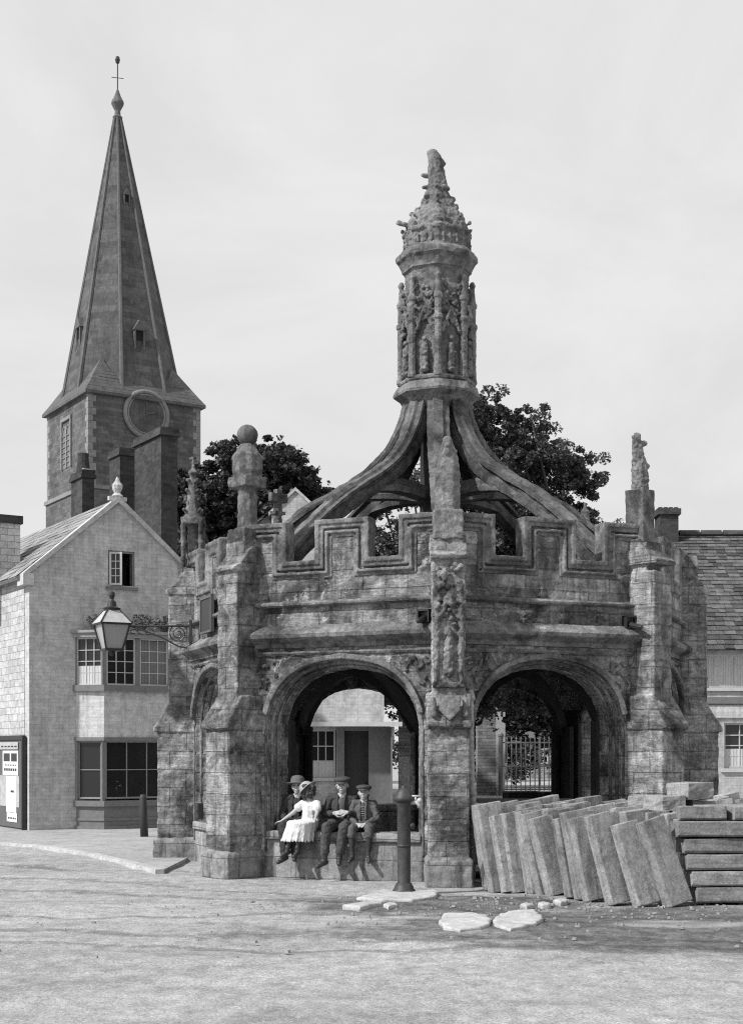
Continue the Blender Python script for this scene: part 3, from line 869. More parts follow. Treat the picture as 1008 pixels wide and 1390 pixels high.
# eaves skirt + broaches
q = MB(); e = .22
pts = [(-e, -e), (TS + e, -e), (TS + e, TS + e), (-e, TS + e)]
q.add([(x, y, EV - .12) for x, y in pts] + [(x, y, EV + .03) for x, y in pts] + [(c.x + (x - c.x) * .72, c.y + (y - c.y) * .72, EV + 1.35) for x, y in pts],
      [(3, 2, 1, 0), (0, 1, 5, 4), (1, 2, 6, 5), (2, 3, 7, 6), (3, 0, 4, 7), (4, 5, 9, 8), (5, 6, 10, 9), (6, 7, 11, 10), (7, 4, 8, 11), (8, 9, 10, 11)])
for sx, sy in ((0, 0), (1, 0), (1, 1), (0, 1)):
    cx_, cy_ = sx * TS, sy * TS; dx, dy = (1 if sx == 0 else -1), (1 if sy == 0 else -1)
    a = (cx_ - dx * e, cy_ - dy * e, EV); b_ = (cx_ + dx * 2.1, cy_ - dy * .05, EV + .02); d_ = (cx_ - dx * .05, cy_ + dy * 2.1, EV + .02)
    top = (c.x - dx * SR * .66, c.y - dy * SR * .66, EV + 2.1)
    q.add([a, b_, d_, top, (c.x, c.y, EV)], [(0, 1, 3), (0, 3, 2), (1, 4, 3), (2, 3, 4), (0, 2, 4, 1)])
br_ = q.build('broach', 'tile', tower)
q = MB()
for i in range(7):
    z = EV + .1 + i * .2; s_ = 1 - (z - EV) / 1.35 * .28
    hx = (TS / 2 + e) * s_ + .02
    q.box(c.x - hx, c.x + hx, c.y - hx, c.y + hx, z - .02, z + .01)
q.build('tile_course', 'tile', br_)
# lucarnes on the spire faces
def face_pt(deg, t):
    z = EV + (apex - EV) * t; r_ = SR * (1 - t) + .16 * t; a = R(deg)
    return Vector((c.x + lean.x * t + r_ * cos(a), c.y + lean.y * t + r_ * sin(a), z))
for deg, t, s_ in ((270, .21, 1.0), (180, .235, 1.0), (270, .70, .55), (225, .0, 0)):
    if not s_: continue
    p = face_pt(deg, t); a = R(deg)
    q = MB(); q.M = Matrix.Translation(p) @ Matrix.Rotation(a + PI / 2, 4, 'Z')
    q.box(-.3 * s_, -.2 * s_, -.12, .5, -.6 * s_, .4 * s_); q.box(.2 * s_, .3 * s_, -.12, .5, -.6 * s_, .4 * s_)
    q.ext([(-.36 * s_, .38 * s_), (.36 * s_, .38 * s_), (0, .95 * s_)], -.15, .6, XYZ)
    o = q.build('lucarne', 'spirerib', tower)
    q = MB(); q.M = Matrix.Translation(p) @ Matrix.Rotation(a + PI / 2, 4, 'Z'); q.box(-.2 * s_, .2 * s_, -.03, .4, -.6 * s_, .38 * s_); q.build('opening', 'dark', o)
tip = Vector((c.x + lean.x, c.y + lean.y, apex))
q = MB(); q.lathe([(.2, -.15), (.27, 0), (.17, .1), (.15, .35), (.34, .72), (.33, .82), (.18, 1.1), (.06, 1.45)], 10, tip); q.build('spire_finial', 'spirerib', tower)
q = MB(); q.tube([tip + Vector((0, 0, 1.3)), tip + Vector((0, 0, 3.0))], .035, 6); q.ball(tip + Vector((0, 0, 3.05)), .14, 8, 1, 1, 1.6); q.tube([tip + Vector((-.3, .1, 2.1)), tip + Vector((.3, -.1, 2.1))], .02, 5)
q.build('weather_vane', 'iron', tower)
# clock ring, on the right-hand face (y=0)
kx = (198 - 504) / F
cs, sn_ = cos(R(32)), sin(R(32))
u_ = (kx * T0.y - T0.x) / (cs - kx * sn_)
kz = CAMH + (HY - 563) * (T0.y + u_ * sn_) / F
q = MB(); q.M = Matrix.Translation((u_, -.12, kz)) @ Matrix.Rotation(PI / 2, 4, 'X')
def torus(m, Rr, r_, n=40, k=8):
    v = [((Rr + r_ * cos(2 * PI * j / k)) * cos(2 * PI * i / n), (Rr + r_ * cos(2 * PI * j / k)) * sin(2 * PI * i / n), r_ * sin(2 * PI * j / k)) for i in range(n) for j in range(k)]
    return m.add(v, [(i * k + j, ((i + 1) % n) * k + j, ((i + 1) % n) * k + (j + 1) % k, i * k + (j + 1) % k) for i in range(n) for j in range(k)])
torus(q, 1.16, .11); torus(q, 1.0, .05)
ck = q.build('clock', 'quoin', tower)
q = MB(); q.M = Matrix.Translation((u_, -.1, kz)) @ Matrix.Rotation(PI / 2, 4, 'X'); q.lathe([(1.1, -.1), (1.1, .02)], 40); q.build('clock_face', 'spire', ck)
q = MB(); q.box(u_ - .03, u_ + .03, -.17, -.14, kz - .1, kz + .6); q.ext([(u_, kz - .03), (u_ + .5, kz + .12), (u_ + .5, kz + .18), (u_, kz + .05)], -.17, -.14, XYZ); q.build('clock_hand', 'spirerib', ck)

# ------------------------------------------------------------------ whitewashed gable house on the left
hz = 31.7
H0 = Vector(((40 - 504) * hz / F, hz, 0))
house = empty('gabled_house', H0, 'whitewashed brick house with steep front gable and two-storey bay window', 'house', rz=R(31.8))
GW = 4.23; GE = 5.92; GA = 7.67
gtop = lambda x: GE + (GA - GE) * (1 - abs(x - GW / 2) / (GW / 2))
cas = (2.0, 2.62, 5.42, 6.22)
def u_at(px):
    k = (px - 504) / F; a = R(31.8)
    return (k * H0.y - H0.x) / (cos(a) - k * sin(a))
def z_at(py, px):
    return CAMH + (HY - py) * (H0.y + u_at(px) * sin(R(31.8))) / F
cas = (u_at(147), u_at(183), z_at(795, 165), z_at(748, 165))
q = MB(); wall_holes(q, 0, GW, gtop, [cas], 0, .3, 0, (GW / 2,))
wf = q.build('front_wall', 'wash', house)
q = MB(); q.box(-.012, .3, .3, 9, 0, GE); wsd = q.build('side_wall', 'washside', house)
q = MB(); q.box(GW - .3, GW, .3, 9, 0, GE); q.box(0.3, GW - .3, 8.7, 9, 0, GE); q.build('rear_wall', 'wash', house)
q = MB(); q.box(.9, GW - .9, 1.4, 1.5, 0, 6.4); q.build('unlit_backing', 'dark', house)  # near-black sheet, paints the unlit rooms behind the gable
# roof slopes
slope = Vector((GW / 2, 0, GA - GE)); sl_ = slope.length; sv = slope.normalized()
q = MB()
for s_ in (0, 1):
    o_ = Vector((0, .14, GE)) if s_ == 0 else Vector((GW, .14, GE)); vv = Vector((sv.x if s_ == 0 else -sv.x, 0, sv.z)); nn = Vector((-sv.z if s_ == 0 else sv.z, 0, sv.x))
    a = o_ - vv * .28; b_ = o_ + vv * sl_
    q.add([a - nn * .02, b_ - nn * .02, b_ - nn * .02 + Vector((0, 8.9, 0)), a - nn * .02 + Vector((0, 8.9, 0)), a + nn * .06, b_ + nn * .06, b_ + nn * .06 + Vector((0, 8.9, 0)), a + nn * .06 + Vector((0, 8.9, 0))],
          [(0, 1, 2, 3), (4, 7, 6, 5), (0, 4, 5, 1), (1, 5, 6, 2), (2, 6, 7, 3), (3, 7, 4, 0)])
    tiles(q, a + nn * .06, (0, 1, 0), vv, nn, 8.9, sl_ + .28, .42, .24, rng, thick=.01, lift=.008)
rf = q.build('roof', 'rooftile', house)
q = MB()   # pale coping along both rakes of the gable, kneeler at the foot
for s_ in (0, 1):
    f_ = (lambda x: x) if s_ == 0 else (lambda x: GW - x)
    pts = [(-.14, GE - .16), (-.14, GE - .04), (GW / 2, GA + .14), (GW / 2, GA + .0)]
    q.ext([(f_(x), z) for x, z in pts], -.09, .18, XYZ)
    q.box(min(f_(-.17), f_(.08)), max(f_(-.17), f_(.08)), -.1, .35, GE - .32, GE - .06)
q.build('gable_coping', 'coping', house)
q = MB(); q.lathe([(.09, 0), (.14, .05), (.07, .12), (.12, .22), (.13, .3), (.06, .4), (.02, .5)], 10, (GW / 2, .02, GA + .1)); q.box(GW / 2 - .22, GW / 2 + .22, -.03, .07, GA + .04, GA + .13); q.build('gable_finial', 'coping', house)
# open casement
q = MB(); q.box(cas[0], cas[1], .02, .1, cas[2] - .06, cas[2]); q.box(cas[0] - .06, cas[1] + .06, -.06, .05, cas[2] - .10, cas[2] - .03)
q.box(cas[0], cas[0] + .05, .02, .1, cas[2], cas[3]); q.box(cas[1] - .05, cas[1], .02, .1, cas[2], cas[3]); q.box(cas[0] + .05, cas[1] - .05, .02, .1, cas[3] - .05, cas[3]); q.box((cas[0] + cas[1]) / 2 - .03, (cas[0] + cas[1]) / 2 + .03, .025, .1, cas[2], cas[3] - .05)
fw = q.build('casement_window', 'paint_grey', house)
hw_ = (cas[1] - cas[0]) / 2 - .04
window(fw, 0, hw_, cas[2] + .0, cas[3] - .04, 2, 4, y=0, fr=.045, bar=.02, M0=Matrix.Translation((cas[0] + .03, .0, 0)) @ Matrix.Rotation(R(-32), 4, 'Z'), name='open_leaf')
q = MB(); q.box(cas[0], cas[1], .5, .52, cas[2], cas[3]); q.build('dark_interior', 'dark', fw)
# the bay
b0, b1 = 1.09, 3.72
ca = .50; pj = .50
def bayring(m, z0, z1, g=0.0, x0=b0, x1=b1, mat=None):
    poly = [(x0 - g, .02), (x0 + ca - g * .4, -pj - g), (x1 - ca + g * .4, -pj - g), (x1 + g, .02)]
    return m.ext(poly, z0, z1, lambda u, v, w: (u, v, w))
za, zb, zc_, zd, ze, zf_, zg = .38, .60, .74, 2.08, 2.16, 3.22, 3.36
zh, zi = 4.46, 4.60
q = MB(); bayring(q, 0, za + .2, .0); bayw = q.build('bay_base', 'paint_grey', house)
q = MB(); bayring(q, .0, .12, .05); bayring(q, za - .14, za - .08, .03); q.build('base_moulding', 'paint_grey', bayw)
q = MB(); bayring(q, zb - .03, zc_ - .04, .08); q.build('shop_sill', 'paint_grey', bayw)
q = MB(); bayring(q, zd, ze, .06); q.build('shop_fascia', 'paint_grey', bayw)
q = MB(); bayring(q, ze, zf_, .0); br2 = q.build('bay_wall', 'render', house)
q = MB(); bayring(q, zf_, zg, .09); q.build('bay_sill', 'paint_grey', br2)
q = MB(); bayring(q, zh, zi - .04, .10); bayring(q, zi - .04, zi + .02, .16); q.build('bay_cornice', 'paint_mid', br2)
cl_ = math.hypot(ca, pj + .02); ang = math.atan2(pj + .02, ca)
MC = Matrix.Translation((b0, .02, 0)) @ Matrix.Rotation(-ang, 4, 'Z')
MD = Matrix.Translation((b1 - ca, -pj, 0)) @ Matrix.Rotation(ang, 4, 'Z')
MF = Matrix.Translation((b0 + ca, -pj, 0))
fl = b1 - b0 - 2 * ca
# upper sashes (cant, three lights in front, cant)
window(br2, .03, cl_ - .02, zg, zh, 3, 4, y=.0, fr=.038, M0=MC, curtain=.42, name='bay_light')
n3 = 2
for i in range(2):
    window(br2, fl / 2 * i + .05, fl / 2 * (i + 1) - .05, zg, zh, 3, 4, y=.0, fr=.038, M0=MF, curtain=(.97 if i == 1 else .0) or 0, cmat='paint_grey', name='bay_light')
window(br2, .03, cl_ - .02, zg, zh, 3, 4, y=.0, fr=.038, M0=MD, name='bay_light')
q = MB(); q.M = MF
for i in range(3):
    q = MB(); q.M = MF; q.box(fl / 2 * i - .05, fl / 2 * i + .05, -.03, .1, zg, zh); q.build('bay_mullion', 'paint_grey', br2)
q = MB(); q.M = MC; q.box(-.02, .05, -.02, .1, zg, zh); q.build('bay_mullion', 'paint_grey', br2)
q = MB(); q.box(b0 + .3, b1 - .3, .05, .08, zg, zh); q.build('dark_room', 'dark', br2)
# shop window
window(bayw, .06, cl_ - .03, zc_, zd, 1, 2, y=.02, fr=.04, mat='paint_mid', bar=.02, M0=MC, name='shop_light')
window(bayw, .03, fl - .03, zc_, zd, 3, 2, y=.02, fr=.04, mat='paint_mid', bar=.02, M0=MF, name='shop_light')
window(bayw, .03, cl_ - .06, zc_, zd, 1, 2, y=.02, fr=.04, mat='paint_mid', bar=.02, M0=MD, name='shop_light')
for mm, xa, xb in ((MF, -.05, .02), (MF, fl - .02, fl + .05), (MC, -.02, .07)):
    q = MB(); q.M = mm; q.box(xa, xb, -.025, .12, zc_ - .05, zd); q.build('shop_pilaster', 'paint_grey', bayw)
q = MB(); q.box(b0 + .3, b1 - .3, .2, .23, .6, zd); q.build('dark_shop', 'dark', bayw)
def leaves(m, c_, rad, n, size, rg, flat=1.0):
    for _ in range(n):
        while True:
            d = Vector((rg.uniform(-1, 1), rg.uniform(-1, 1), rg.uniform(-1, 1)))
            if d.length < 1: break
        p = Vector(c_) + Vector((d.x * rad[0], d.y * rad[1], d.z * rad[2]))
        a = Vector((rg.gauss(0, 1), rg.gauss(0, 1), rg.gauss(0, .6))).normalized(); b_ = a.cross(Vector((rg.gauss(0, 1), rg.gauss(0, 1), rg.gauss(0, 1)))).normalized()
        s_ = size * rg.uniform(.6, 1.3)
        m.add([p - a * s_ * .5, p + b_ * s_ * .32, p + a * s_ * .5, p - b_ * s_ * .32], [(0, 1, 2, 3)])
    return m
hm = Matrix.Translation(H0) @ Matrix.Rotation(R(31.8), 4, 'Z')
# pots with flowering plants along the top of the bay and inside the shop
pots = [(b0 + .35, 'small potted plant at the left end of the bay window top', .13), (b0 + 1.55, 'bushy potted plant beside the lamp on the bay window top', .22), (b0 + 2.1, 'trailing potted plant at the right end of the bay window top', .2), (b0 + .62, 'tiny second pot from the left on the bay window top', .1)]
for i, (x, lab, s_) in enumerate(pots):
    p = hm @ Vector((x, -.25, zi + .03))
    t = empty('potted_plant', p, lab, 'plant', 'pots standing on the bay window top')
    q = MB(); q.lathe([(.07, 0), (.10, .14), (.11, .15), (.11, .18), (.08, .18)], 12); q.build('pot', 'brick', t)
    q = MB(); leaves(q, (0, 0, .26), (s_ * 1.3, s_, s_ * .8), int(900 * s_), .07, rng); q.build('foliage', 'leafpot', t)
for i, (x, lab) in enumerate(((.3, 'leafy plant low behind the left pane of the shop window'), (.8, 'pale flowering plant in the middle of the shop window'), (1.35, 'low flowering plant right of centre in the shop window'))):
    p = hm @ Vector((b0 + ca + x, -.33, zc_))
    t = empty('window_plant', p, lab, 'plant', 'plants in the shop window')
    q = MB(); q.lathe([(.06, -.05), (.09, .1), (.09, .12)], 10); q.build('pot', 'brick', t)
    q = MB(); leaves(q, (0, 0, .27), (.24, .1, .17), 110, .08, rng); q.build('foliage', 'leafpot', t)
    q = MB(); leaves(q, (0, 0, .36), (.22, .11, .12), 14, .05, rng); q.build('flower', 'paper', t)

# white chimney stack on the side wall
q = MB(); q.box(-.10, .45, 2.05, 3.4, 4.9, 7.3); st = q.build('chimney_stack', 'washside', house)
q = MB(); q.box(-.17, .50, 1.98, 3.47, 7.3, 7.49); q.build('chimney_cap', 'brick', st)
# bill board on the side wall: posters
bb = empty('bill_board', hm @ Vector((-.03, .16, 0)), 'boards pasted with printed bills on the side wall of the white house', 'notice board', rz=R(31.8) )
LM = Matrix.Rotation(-PI / 2, 4, 'Z')   # local x -> -y ; we want along +y
def side(u0, u1, z0, z1, d0, d1, m):
    if u0 > .09: u0, u1 = .30 + (u0 - .12) * 2.5, .30 + (u1 - .12) * 2.5
    m.box(-d1, -d0, u0, u1, z0, z1)
q = MB(); side(0, 3.4, .08, 2.15, 0, .05, q); q.build('board', 'wood', bb)
q = MB(); side(-.03, .07, .05, 2.18, .0, .09, q); side(.0, 3.4, 2.1, 2.2, .0, .08, q); q.build('frame', 'wood_dark', bb)
bills = [(.16, .62, 1.28, 1.85, 'paper', 'picture poster with two dark photographs and lines of print'), (.12, .70, .55, 1.27, 'paperold', None), (.20, .50, .42, 1.26, 'paper', None), (.18, .48, .2, .41, 'paper', None), (.82, 1.4, 1.0, 1.3, 'paper', None), (.8, 1.3, 1.35, 2.0, 'inkmid', None), (.14, .74, 1.88, 2.05, 'paperold', None)]
for i, (a, b_, z0, z1, mt, lb) in enumerate(bills):
    q = MB(); side(a, b_, z0, z1, .051 + i * .003, .053 + i * .003, q); o = q.build('bill', mt, bb)
    if lb: o['label'] = lb
    q = MB(); d = .0535 + i * .003
    if i == 0:
        for ua, ub in ((a + .03, a + .2), (b_ - .22, b_ - .03)):
            q2 = MB(); side(ua, ub, z1 - .25, z1 - .06, d, d + .002, q2); q2.build('picture', 'ink', o)
        for k in range(6): side(a + .04 + k * .065, a + .09 + k * .065, z0 + .1, z0 + .16, d, d + .002, q)
        for k in range(7): side(a + .06 + k * .05, a + .09 + k * .05, z0 + .22, z0 + .25, d, d + .002, q)
    elif i == 2:
        side(a + .07, a + .17, z1 - .38, z1 - .33, d, d + .002, q)
    elif i in (3, 4, 6):
        for k in range(5): side(a + .03 + k * (b_ - a) / 6, a + .03 + (k + .7) * (b_ - a) / 6, z0 + (z1 - z0) * .3, z0 + (z1 - z0) * .5, d, d + .002, q)
    if q.v: q.build('printing', 'ink', o)

# brick house behind with three chimney stacks
RH = Vector(((150 - 504) * 39 / F, 39.5, 0))
rear = empty('brick_house', RH, 'dark brick house behind the white gable with three tall chimney stacks', 'house', rz=R(31.8))
q = MB(); q.box(-1.0, 3.4, 0, 5, 0, 5.0); q.build('wall', 'brick', rear)
q = MB()
q.ext([(-1.1, 4.95), (3.5, 4.95), (1.2, 6.2)], -.1, 5.1, XYZ); q.build('roof', 'tile', rear)
def chim(px0, px1, pxc, ytop, ybot, z, lab, pot=None, capg=.05):
    """stack with its near corner at pxc"""
    a = R(31.8); inv = (Matrix.Translation(RH) @ Matrix.Rotation(a, 4, 'Z')).inverted()
    c0 = Vector(((pxc - 504) * z / F, z, 0)); k = (px1 - 504) / F
    w_ = (k * c0.y - c0.x) / (cos(a) - k * sin(a)); k = (px0 - 504) / F
    d_ = (c0.x - k * c0.y) / (sin(a) + k * cos(a))
    l = inv @ c0; zt_ = CAMH + (HY - ytop) * z / F
    q = MB(); q.box(l.x, l.x + w_, l.y, l.y + d_, 4.5, zt_ - .22); o = q.build('chimney_stack', 'brick', rear)
    q = MB(); q.box(l.x - capg, l.x + w_ + capg, l.y - capg, l.y + d_ + capg, zt_ - .22, zt_ - .12); q.box(l.x - capg * .5, l.x + w_ + capg * .5, l.y - capg * .5, l.y + d_ + capg * .5, zt_ - .12, zt_ ); q.build('chimney_cap', 'brick', o)
    if pot:
        q = MB(); q.lathe([(.19, 0), (.15, .4), (.16, .5), (.13, .5)], 12, (l.x + w_ * .45, l.y + d_ * .4, zt_)); q.build('chimney_pot', 'brick', o)
        q = MB(); q.box(l.x + .05, l.x + w_ - .05, l.y + .05, l.y + d_ - .05, zt_, zt_ + .05); q.build('flaunching', 'coping', o)
    if lab: o['label'] = lab
    return o
chim(97, 128, 112, 637, 700, 38.0, 'shortest stack, carrying one clay pot', pot=True)
chim(149, 184, 163, 607, 700, 39.5, None)
chim(183, 241, 219, 579, 745, 37.0, 'largest and tallest stack with corbelled cap', capg=.07)

# ------------------------------------------------------------------ long stone-tiled house behind the left parapet
A = P(266, 712, 58.0); B = P(392, 686, 48.5)
d = (B - A); ln = d.length; ru = Vector((d.x, d.y, 0)).normalized(); rn = Vector((ru.y, -ru.x, 0))  # towards camera-right
lh = empty('stone_tiled_house', (A.x, A.y, 0), 'long house with stone-tiled roof and small pale gable seen over the left parapet', 'house', rz=math.atan2(d.y, d.x))
zr = (A.z + B.z) / 2; Lg = ln + .8
q = MB(); q.box(-5, Lg, -2.4, 2.4, 0, zr - 2.2); q.build('wall', 'rubble', lh)
q = MB(); q.ext([(-2.75, zr - 2.42), (2.75, zr - 2.42), (0, zr - .05)], -5, Lg, YZX)
vv = Vector((0, 2.75, 2.37)).normalized(); tiles(q, (-5, -2.75, zr - 2.42), (1, 0, 0), vv, (0, -vv.z, vv.y), 5 + Lg, Vector((2.75, 2.37)).length, .34, .2, rng)
vw = Vector((0, -2.75, 2.37)).normalized(); tiles(q, (-5, 2.75, zr - 2.42), (1, 0, 0), vw, (0, vw.z, vw.y) if False else (0, vv.z, vv.y), 5 + Lg, Vector((2.75, 2.37)).length, .5, .4, rng)
o = q.build('roof', 'tile', lh)
q = MB()
for i in range(int((Lg + 5) / .4)): q.box(-5 + i * .4, -5 + i * .4 + .37, -.1, .1, zr - .08, zr + .03 + .02 * (i % 2))
q.build('ridge_tile', 'coping', o)
# small gable with pale coping facing the camera
gp = P(401, 700, 47.0); ga = P(401, 664, 47.0).z
gw = .8
gab = MB(); gab.M = Matrix.Rotation(-math.atan2(d.y, d.x), 4, 'Z') @ Matrix.Translation(Vector((gp.x - A.x, gp.y - A.y, 0)))
gab.ext([(-gw, 4), (gw, 4), (gw, ga - .8), (0, ga - .04), (-gw, ga - .8)], 0, 2, XYZ); gw_ = gab.build('dormer_gable', 'wash', lh)
q = MB(); q.M = gab.M
for s_ in (-1, 1): q.ext([(s_ * (gw + .1), ga - .9), (s_ * (gw + .1), ga - .78), (0, ga + .06), (0, ga - .06)], -.06, .15, XYZ)
q.build('dormer_coping', 'coping', gw_)

# ------------------------------------------------------------------ house on the right with stone-tiled roof
rz0 = 34.0
X0 = (905 - 504) * rz0 / F
rh = empty('tiled_house', (X0, rz0, 0), 'house at the right edge with rough stone-tiled roof and small-paned windows', 'house')
eave = CAMH + (HY - 880) * rz0 / F; rz1 = 38.2; ridge = CAMH + (HY - 724) * rz1 / F
RW_ = 7.0
wx0, wx1 = (954 - 504) * rz0 / F - X0, (1040 - 504) * rz0 / F - X0
uz0, uz1 = CAMH + (HY - 934) * rz0 / F, CAMH + (HY - 888) * rz0 / F
vx0 = (982 - 504) * rz0 / F - X0
lz0, lz1 = CAMH + (HY - 1043) * rz0 / F, CAMH + (HY - 981) * rz0 / F
q = MB(); wall_holes(q, 0, RW_, lambda x: eave + .1, [(wx0, wx1, uz0, uz1), (vx0, vx0 + 1.5, lz0, lz1), (4.2, 5.6, uz0, uz1)], 0, .35)
q.box(0, .35, .35, 7.5, 0, eave); q.box(RW_ - .35, RW_, .35, 7.5, 0, eave); q.box(.35, RW_ - .35, 7.2, 7.5, 0, eave)
ww = q.build('wall', 'wash', rh)
q = MB(); q.box(.4, RW_ - .4, 1.6, 1.7, 0, eave); q.build('unlit_backing', 'dark', ww)  # black sheet behind the windows, indoor shade put into its colour
window(rh, wx0, wx1, uz0, uz1, 6, 3, y=.08, fr=.05, bar=.025, curtain=.98)
window(rh, vx0, vx0 + 1.5, lz0, lz1, 4, 4, y=.08, fr=.05, bar=.025, curtain=.45)
window(rh, 4.2, 5.6, uz0, uz1, 4, 3, y=.08, fr=.05, bar=.025)
q = MB(); q.box(wx0 - .08, wx1 + .08, -.06, .1, uz0 - .07, uz0); q.box(vx0 - .08, vx0 + 1.58, -.06, .1, lz0 - .09, lz0); q.build('window_sill', 'paint_white', rh)
q = MB(); q.box(.2, RW_, -.05, .0, lz1 + .12, lz1 + .42); q.build('shop_fascia', 'render', rh)
q = MB(); q.box(.2, RW_, -.09, .0, lz1 + .46, lz1 + .62); q.build('fascia_moulding', 'paint_grey', rh)
q = MB(); q.box(.2, RW_, -.12, .0, 0, .45); q.build('plinth', 'coping', rh)
q = MB()
ys = rz1 - rz0
q.ext([(-.3, eave - .05), (ys, ridge - .1), (2 * ys + .3, eave - .05)], 0, RW_ + .3, YZX)
vv = Vector((0, ys + .3, ridge - eave)).normalized()
tiles(q, (-.1, -.34, eave - .07), (1, 0, 0), vv, (0, -vv.z, vv.y), RW_ + .4, Vector((ys + .3, ridge - eave)).length, .27, .19, rng, thick=.014, lift=.018)
rr_ = q.build('roof', 'tile', rh)
q = MB()
x = 0
while x < RW_:
    q.ext([(-.16, -.10), (0, .03), (.16, -.10), (.13, -.14), (0, -.03), (-.13, -.14)], x, x + .56, lambda u, v, w: (w, ys + u, ridge + v + .06)); x += .6
q.build('ridge_tile', 'brick', rr_)
q = MB()
cxa, cxb = (893 - 504) * 38 / F - X0, (918 - 504) * 38 / F - X0
ct = CAMH + (HY - 700) * 38 / F
q.box(cxa, cxb, ys - .4, ys + .3, eave, ct); cs_ = q.build('chimney_stack', 'brick', rh)
q = MB(); q.box(cxa - .06, cxb + .06, ys - .46, ys + .36, ct, ct + .16)
for i in range(4): q.box(cxa - .03 + i * .14, cxa + .07 + i * .14, ys - .4, ys + .3, ct + .16, ct + .2)
q.build('chimney_cap', 'brick', cs_)

# ------------------------------------------------------------------ small cottage shop seen through the near left arch
sz = 36.0
SX = (405 - 504) * sz / F
X = lambda px: (px - 504) * sz / F - SX
Z = lambda py: CAMH + (HY - py) * sz / F
sh = empty('cottage', (SX, sz, 0), 'small cottage with dark doorway, hood and sash window, seen through the left arch', 'house')
q = MB(); q.box(X(300), X(521), 0, 4, Z(981), 4.6); uw = q.build('upper_wall', 'wash', sh)
q = MB(); wall_holes(q, X(300), X(505), lambda x: Z(981), [(X(418), X(456), Z(1056), Z(990)), (X(467), X(500), .0, Z(992))], .12, .4)
q.build('lower_wall', 'wash', sh)
q = MB(); q.box(X(300), X(470), .9, 1.0, 0, Z(990)); q.build('unlit_backing', 'dark', sh)  # cottage's indoor shade painted as a near-black sheet
q = MB(); q.box(X(330), X(545), -.62, .12, Z(985), Z(981)); q.box(X(330), X(545), -.64, -.58, Z(986.5), Z(980.5)); q.build('door_hood', 'paint_white', sh)
window(sh, X(418), X(455), Z(1056), Z(990), 3, 3, y=.16, fr=.05, bar=.028, curtain=.36)
q = MB(); q.box(X(416), X(458), .04, .16, Z(1060), Z(1056)); q.build('window_sill', 'paint_white', sh)
q = MB(); q.box(X(458), X(467), .0, .12, 0, Z(986)); q.box(X(500), X(530), -.0, .3, 0, Z(986)); q.box(X(458), X(530), .02, .14, Z(992), Z(986.5)); q.box(X(530), X(532), -.5, .3, .0, Z(987)); fd = q.build('door_frame', 'paint_grey', sh)
q = MB(); q.box(X(467), X(500), .3, .35, 0, Z(992)); dr = q.build('door', 'wood_dark', sh)
q = MB(); q.ball((X(496), .28, 1.0), .03, 8); q.build('door_knob', 'iron', dr)
q = MB(); q.sweep([(X(533), -.55 + .5 * (1 - cos(t * PI / 16)), Z(987) - .55 * sin(t * PI / 16)) for t in range(9)], [(-.03, -.03), (.03, -.03), (.03, .03), (-.03, .03)], (1, 0, 0)); q.build('hood_bracket', 'paint_mid', sh)
q = MB(); q.ext([(-.2, 4.5), (4.2, 4.5), (2.0, 6.0)], X(290), X(523), YZX); q.build('roof', 'tile', sh)

# ------------------------------------------------------------------ stone gateway and iron gate, seen through the near right arch
gz = 58.0
gx = lambda px: (px - 504) * gz / F
gzz = lambda py: CAMH + (HY - py) * gz / F
gate_w = empty('stone_gateway', (0, gz, 0), 'rubble stone gateway wall with two round arches behind the market cross', 'gateway')
imp = gzz(950)
def round_wall(q, px0, px1, y0, y1, top):
    c_ = (gx(px0) + gx(px1)) / 2; r_ = (gx(px1) - gx(px0)) / 2; n = 16
    for i in range(n):
        xa = c_ - r_ * cos(PI * i / n); xb = c_ - r_ * cos(PI * (i + 1) / n)
        q.ext([(xa, imp + r_ * sin(PI * i / n)), (xb, imp + r_ * sin(PI * (i + 1) / n)), (xb, top), (xa, top)], y0, y1, XYZ)
q = MB()
for a, b_ in ((541, 562), (648, 684), (802, 860)): q.box(gx(a), gx(b_), 0, 1.0, 0, imp)
round_wall(q, 562, 648, 0, 1.0, 8.0); round_wall(q, 684, 802, 0, 1.0, 8.0)
for a, b_ in ((541, 562), (648, 684), (802, 860)): q.box(gx(a), gx(b_), 0.003, .997, imp, 8.0)
gw2 = q.build('wall', 'rubble', gate_w)
for a, b_ in ((540, 563), (665, 686), (801, 822)):
    q = MB(); q.box(gx(a) , gx(b_), -.12, .3, imp - .12, imp + .14); q.build('impost', 'coping', gate_w)
for a, b_ in ((673, 685), (802, 813)):
    q = MB(); q.box(gx(a), gx(b_), -.06, .2, 0, imp - .12); q.build('pilaster', 'coping', gate_w)
q = MB(); q.box(gx(541), gx(564), -.1, .3, 0, 1.6); q.build('pier_base', 'coping', gate_w)
q = MB()
c_ = (gx(684) + gx(802)) / 2; r_ = (gx(802) - gx(684)) / 2 + .2
q.sweep([(c_ - r_ * cos(PI * i / 20), 0.02, imp + .14 + r_ * sin(PI * i / 20)) for i in range(21)], [(-.08, -.2), (.08, -.2), (.08, .2), (-.08, .2)], (0, 1, 0))
q.build('arch_surround', 'coping', gate_w)
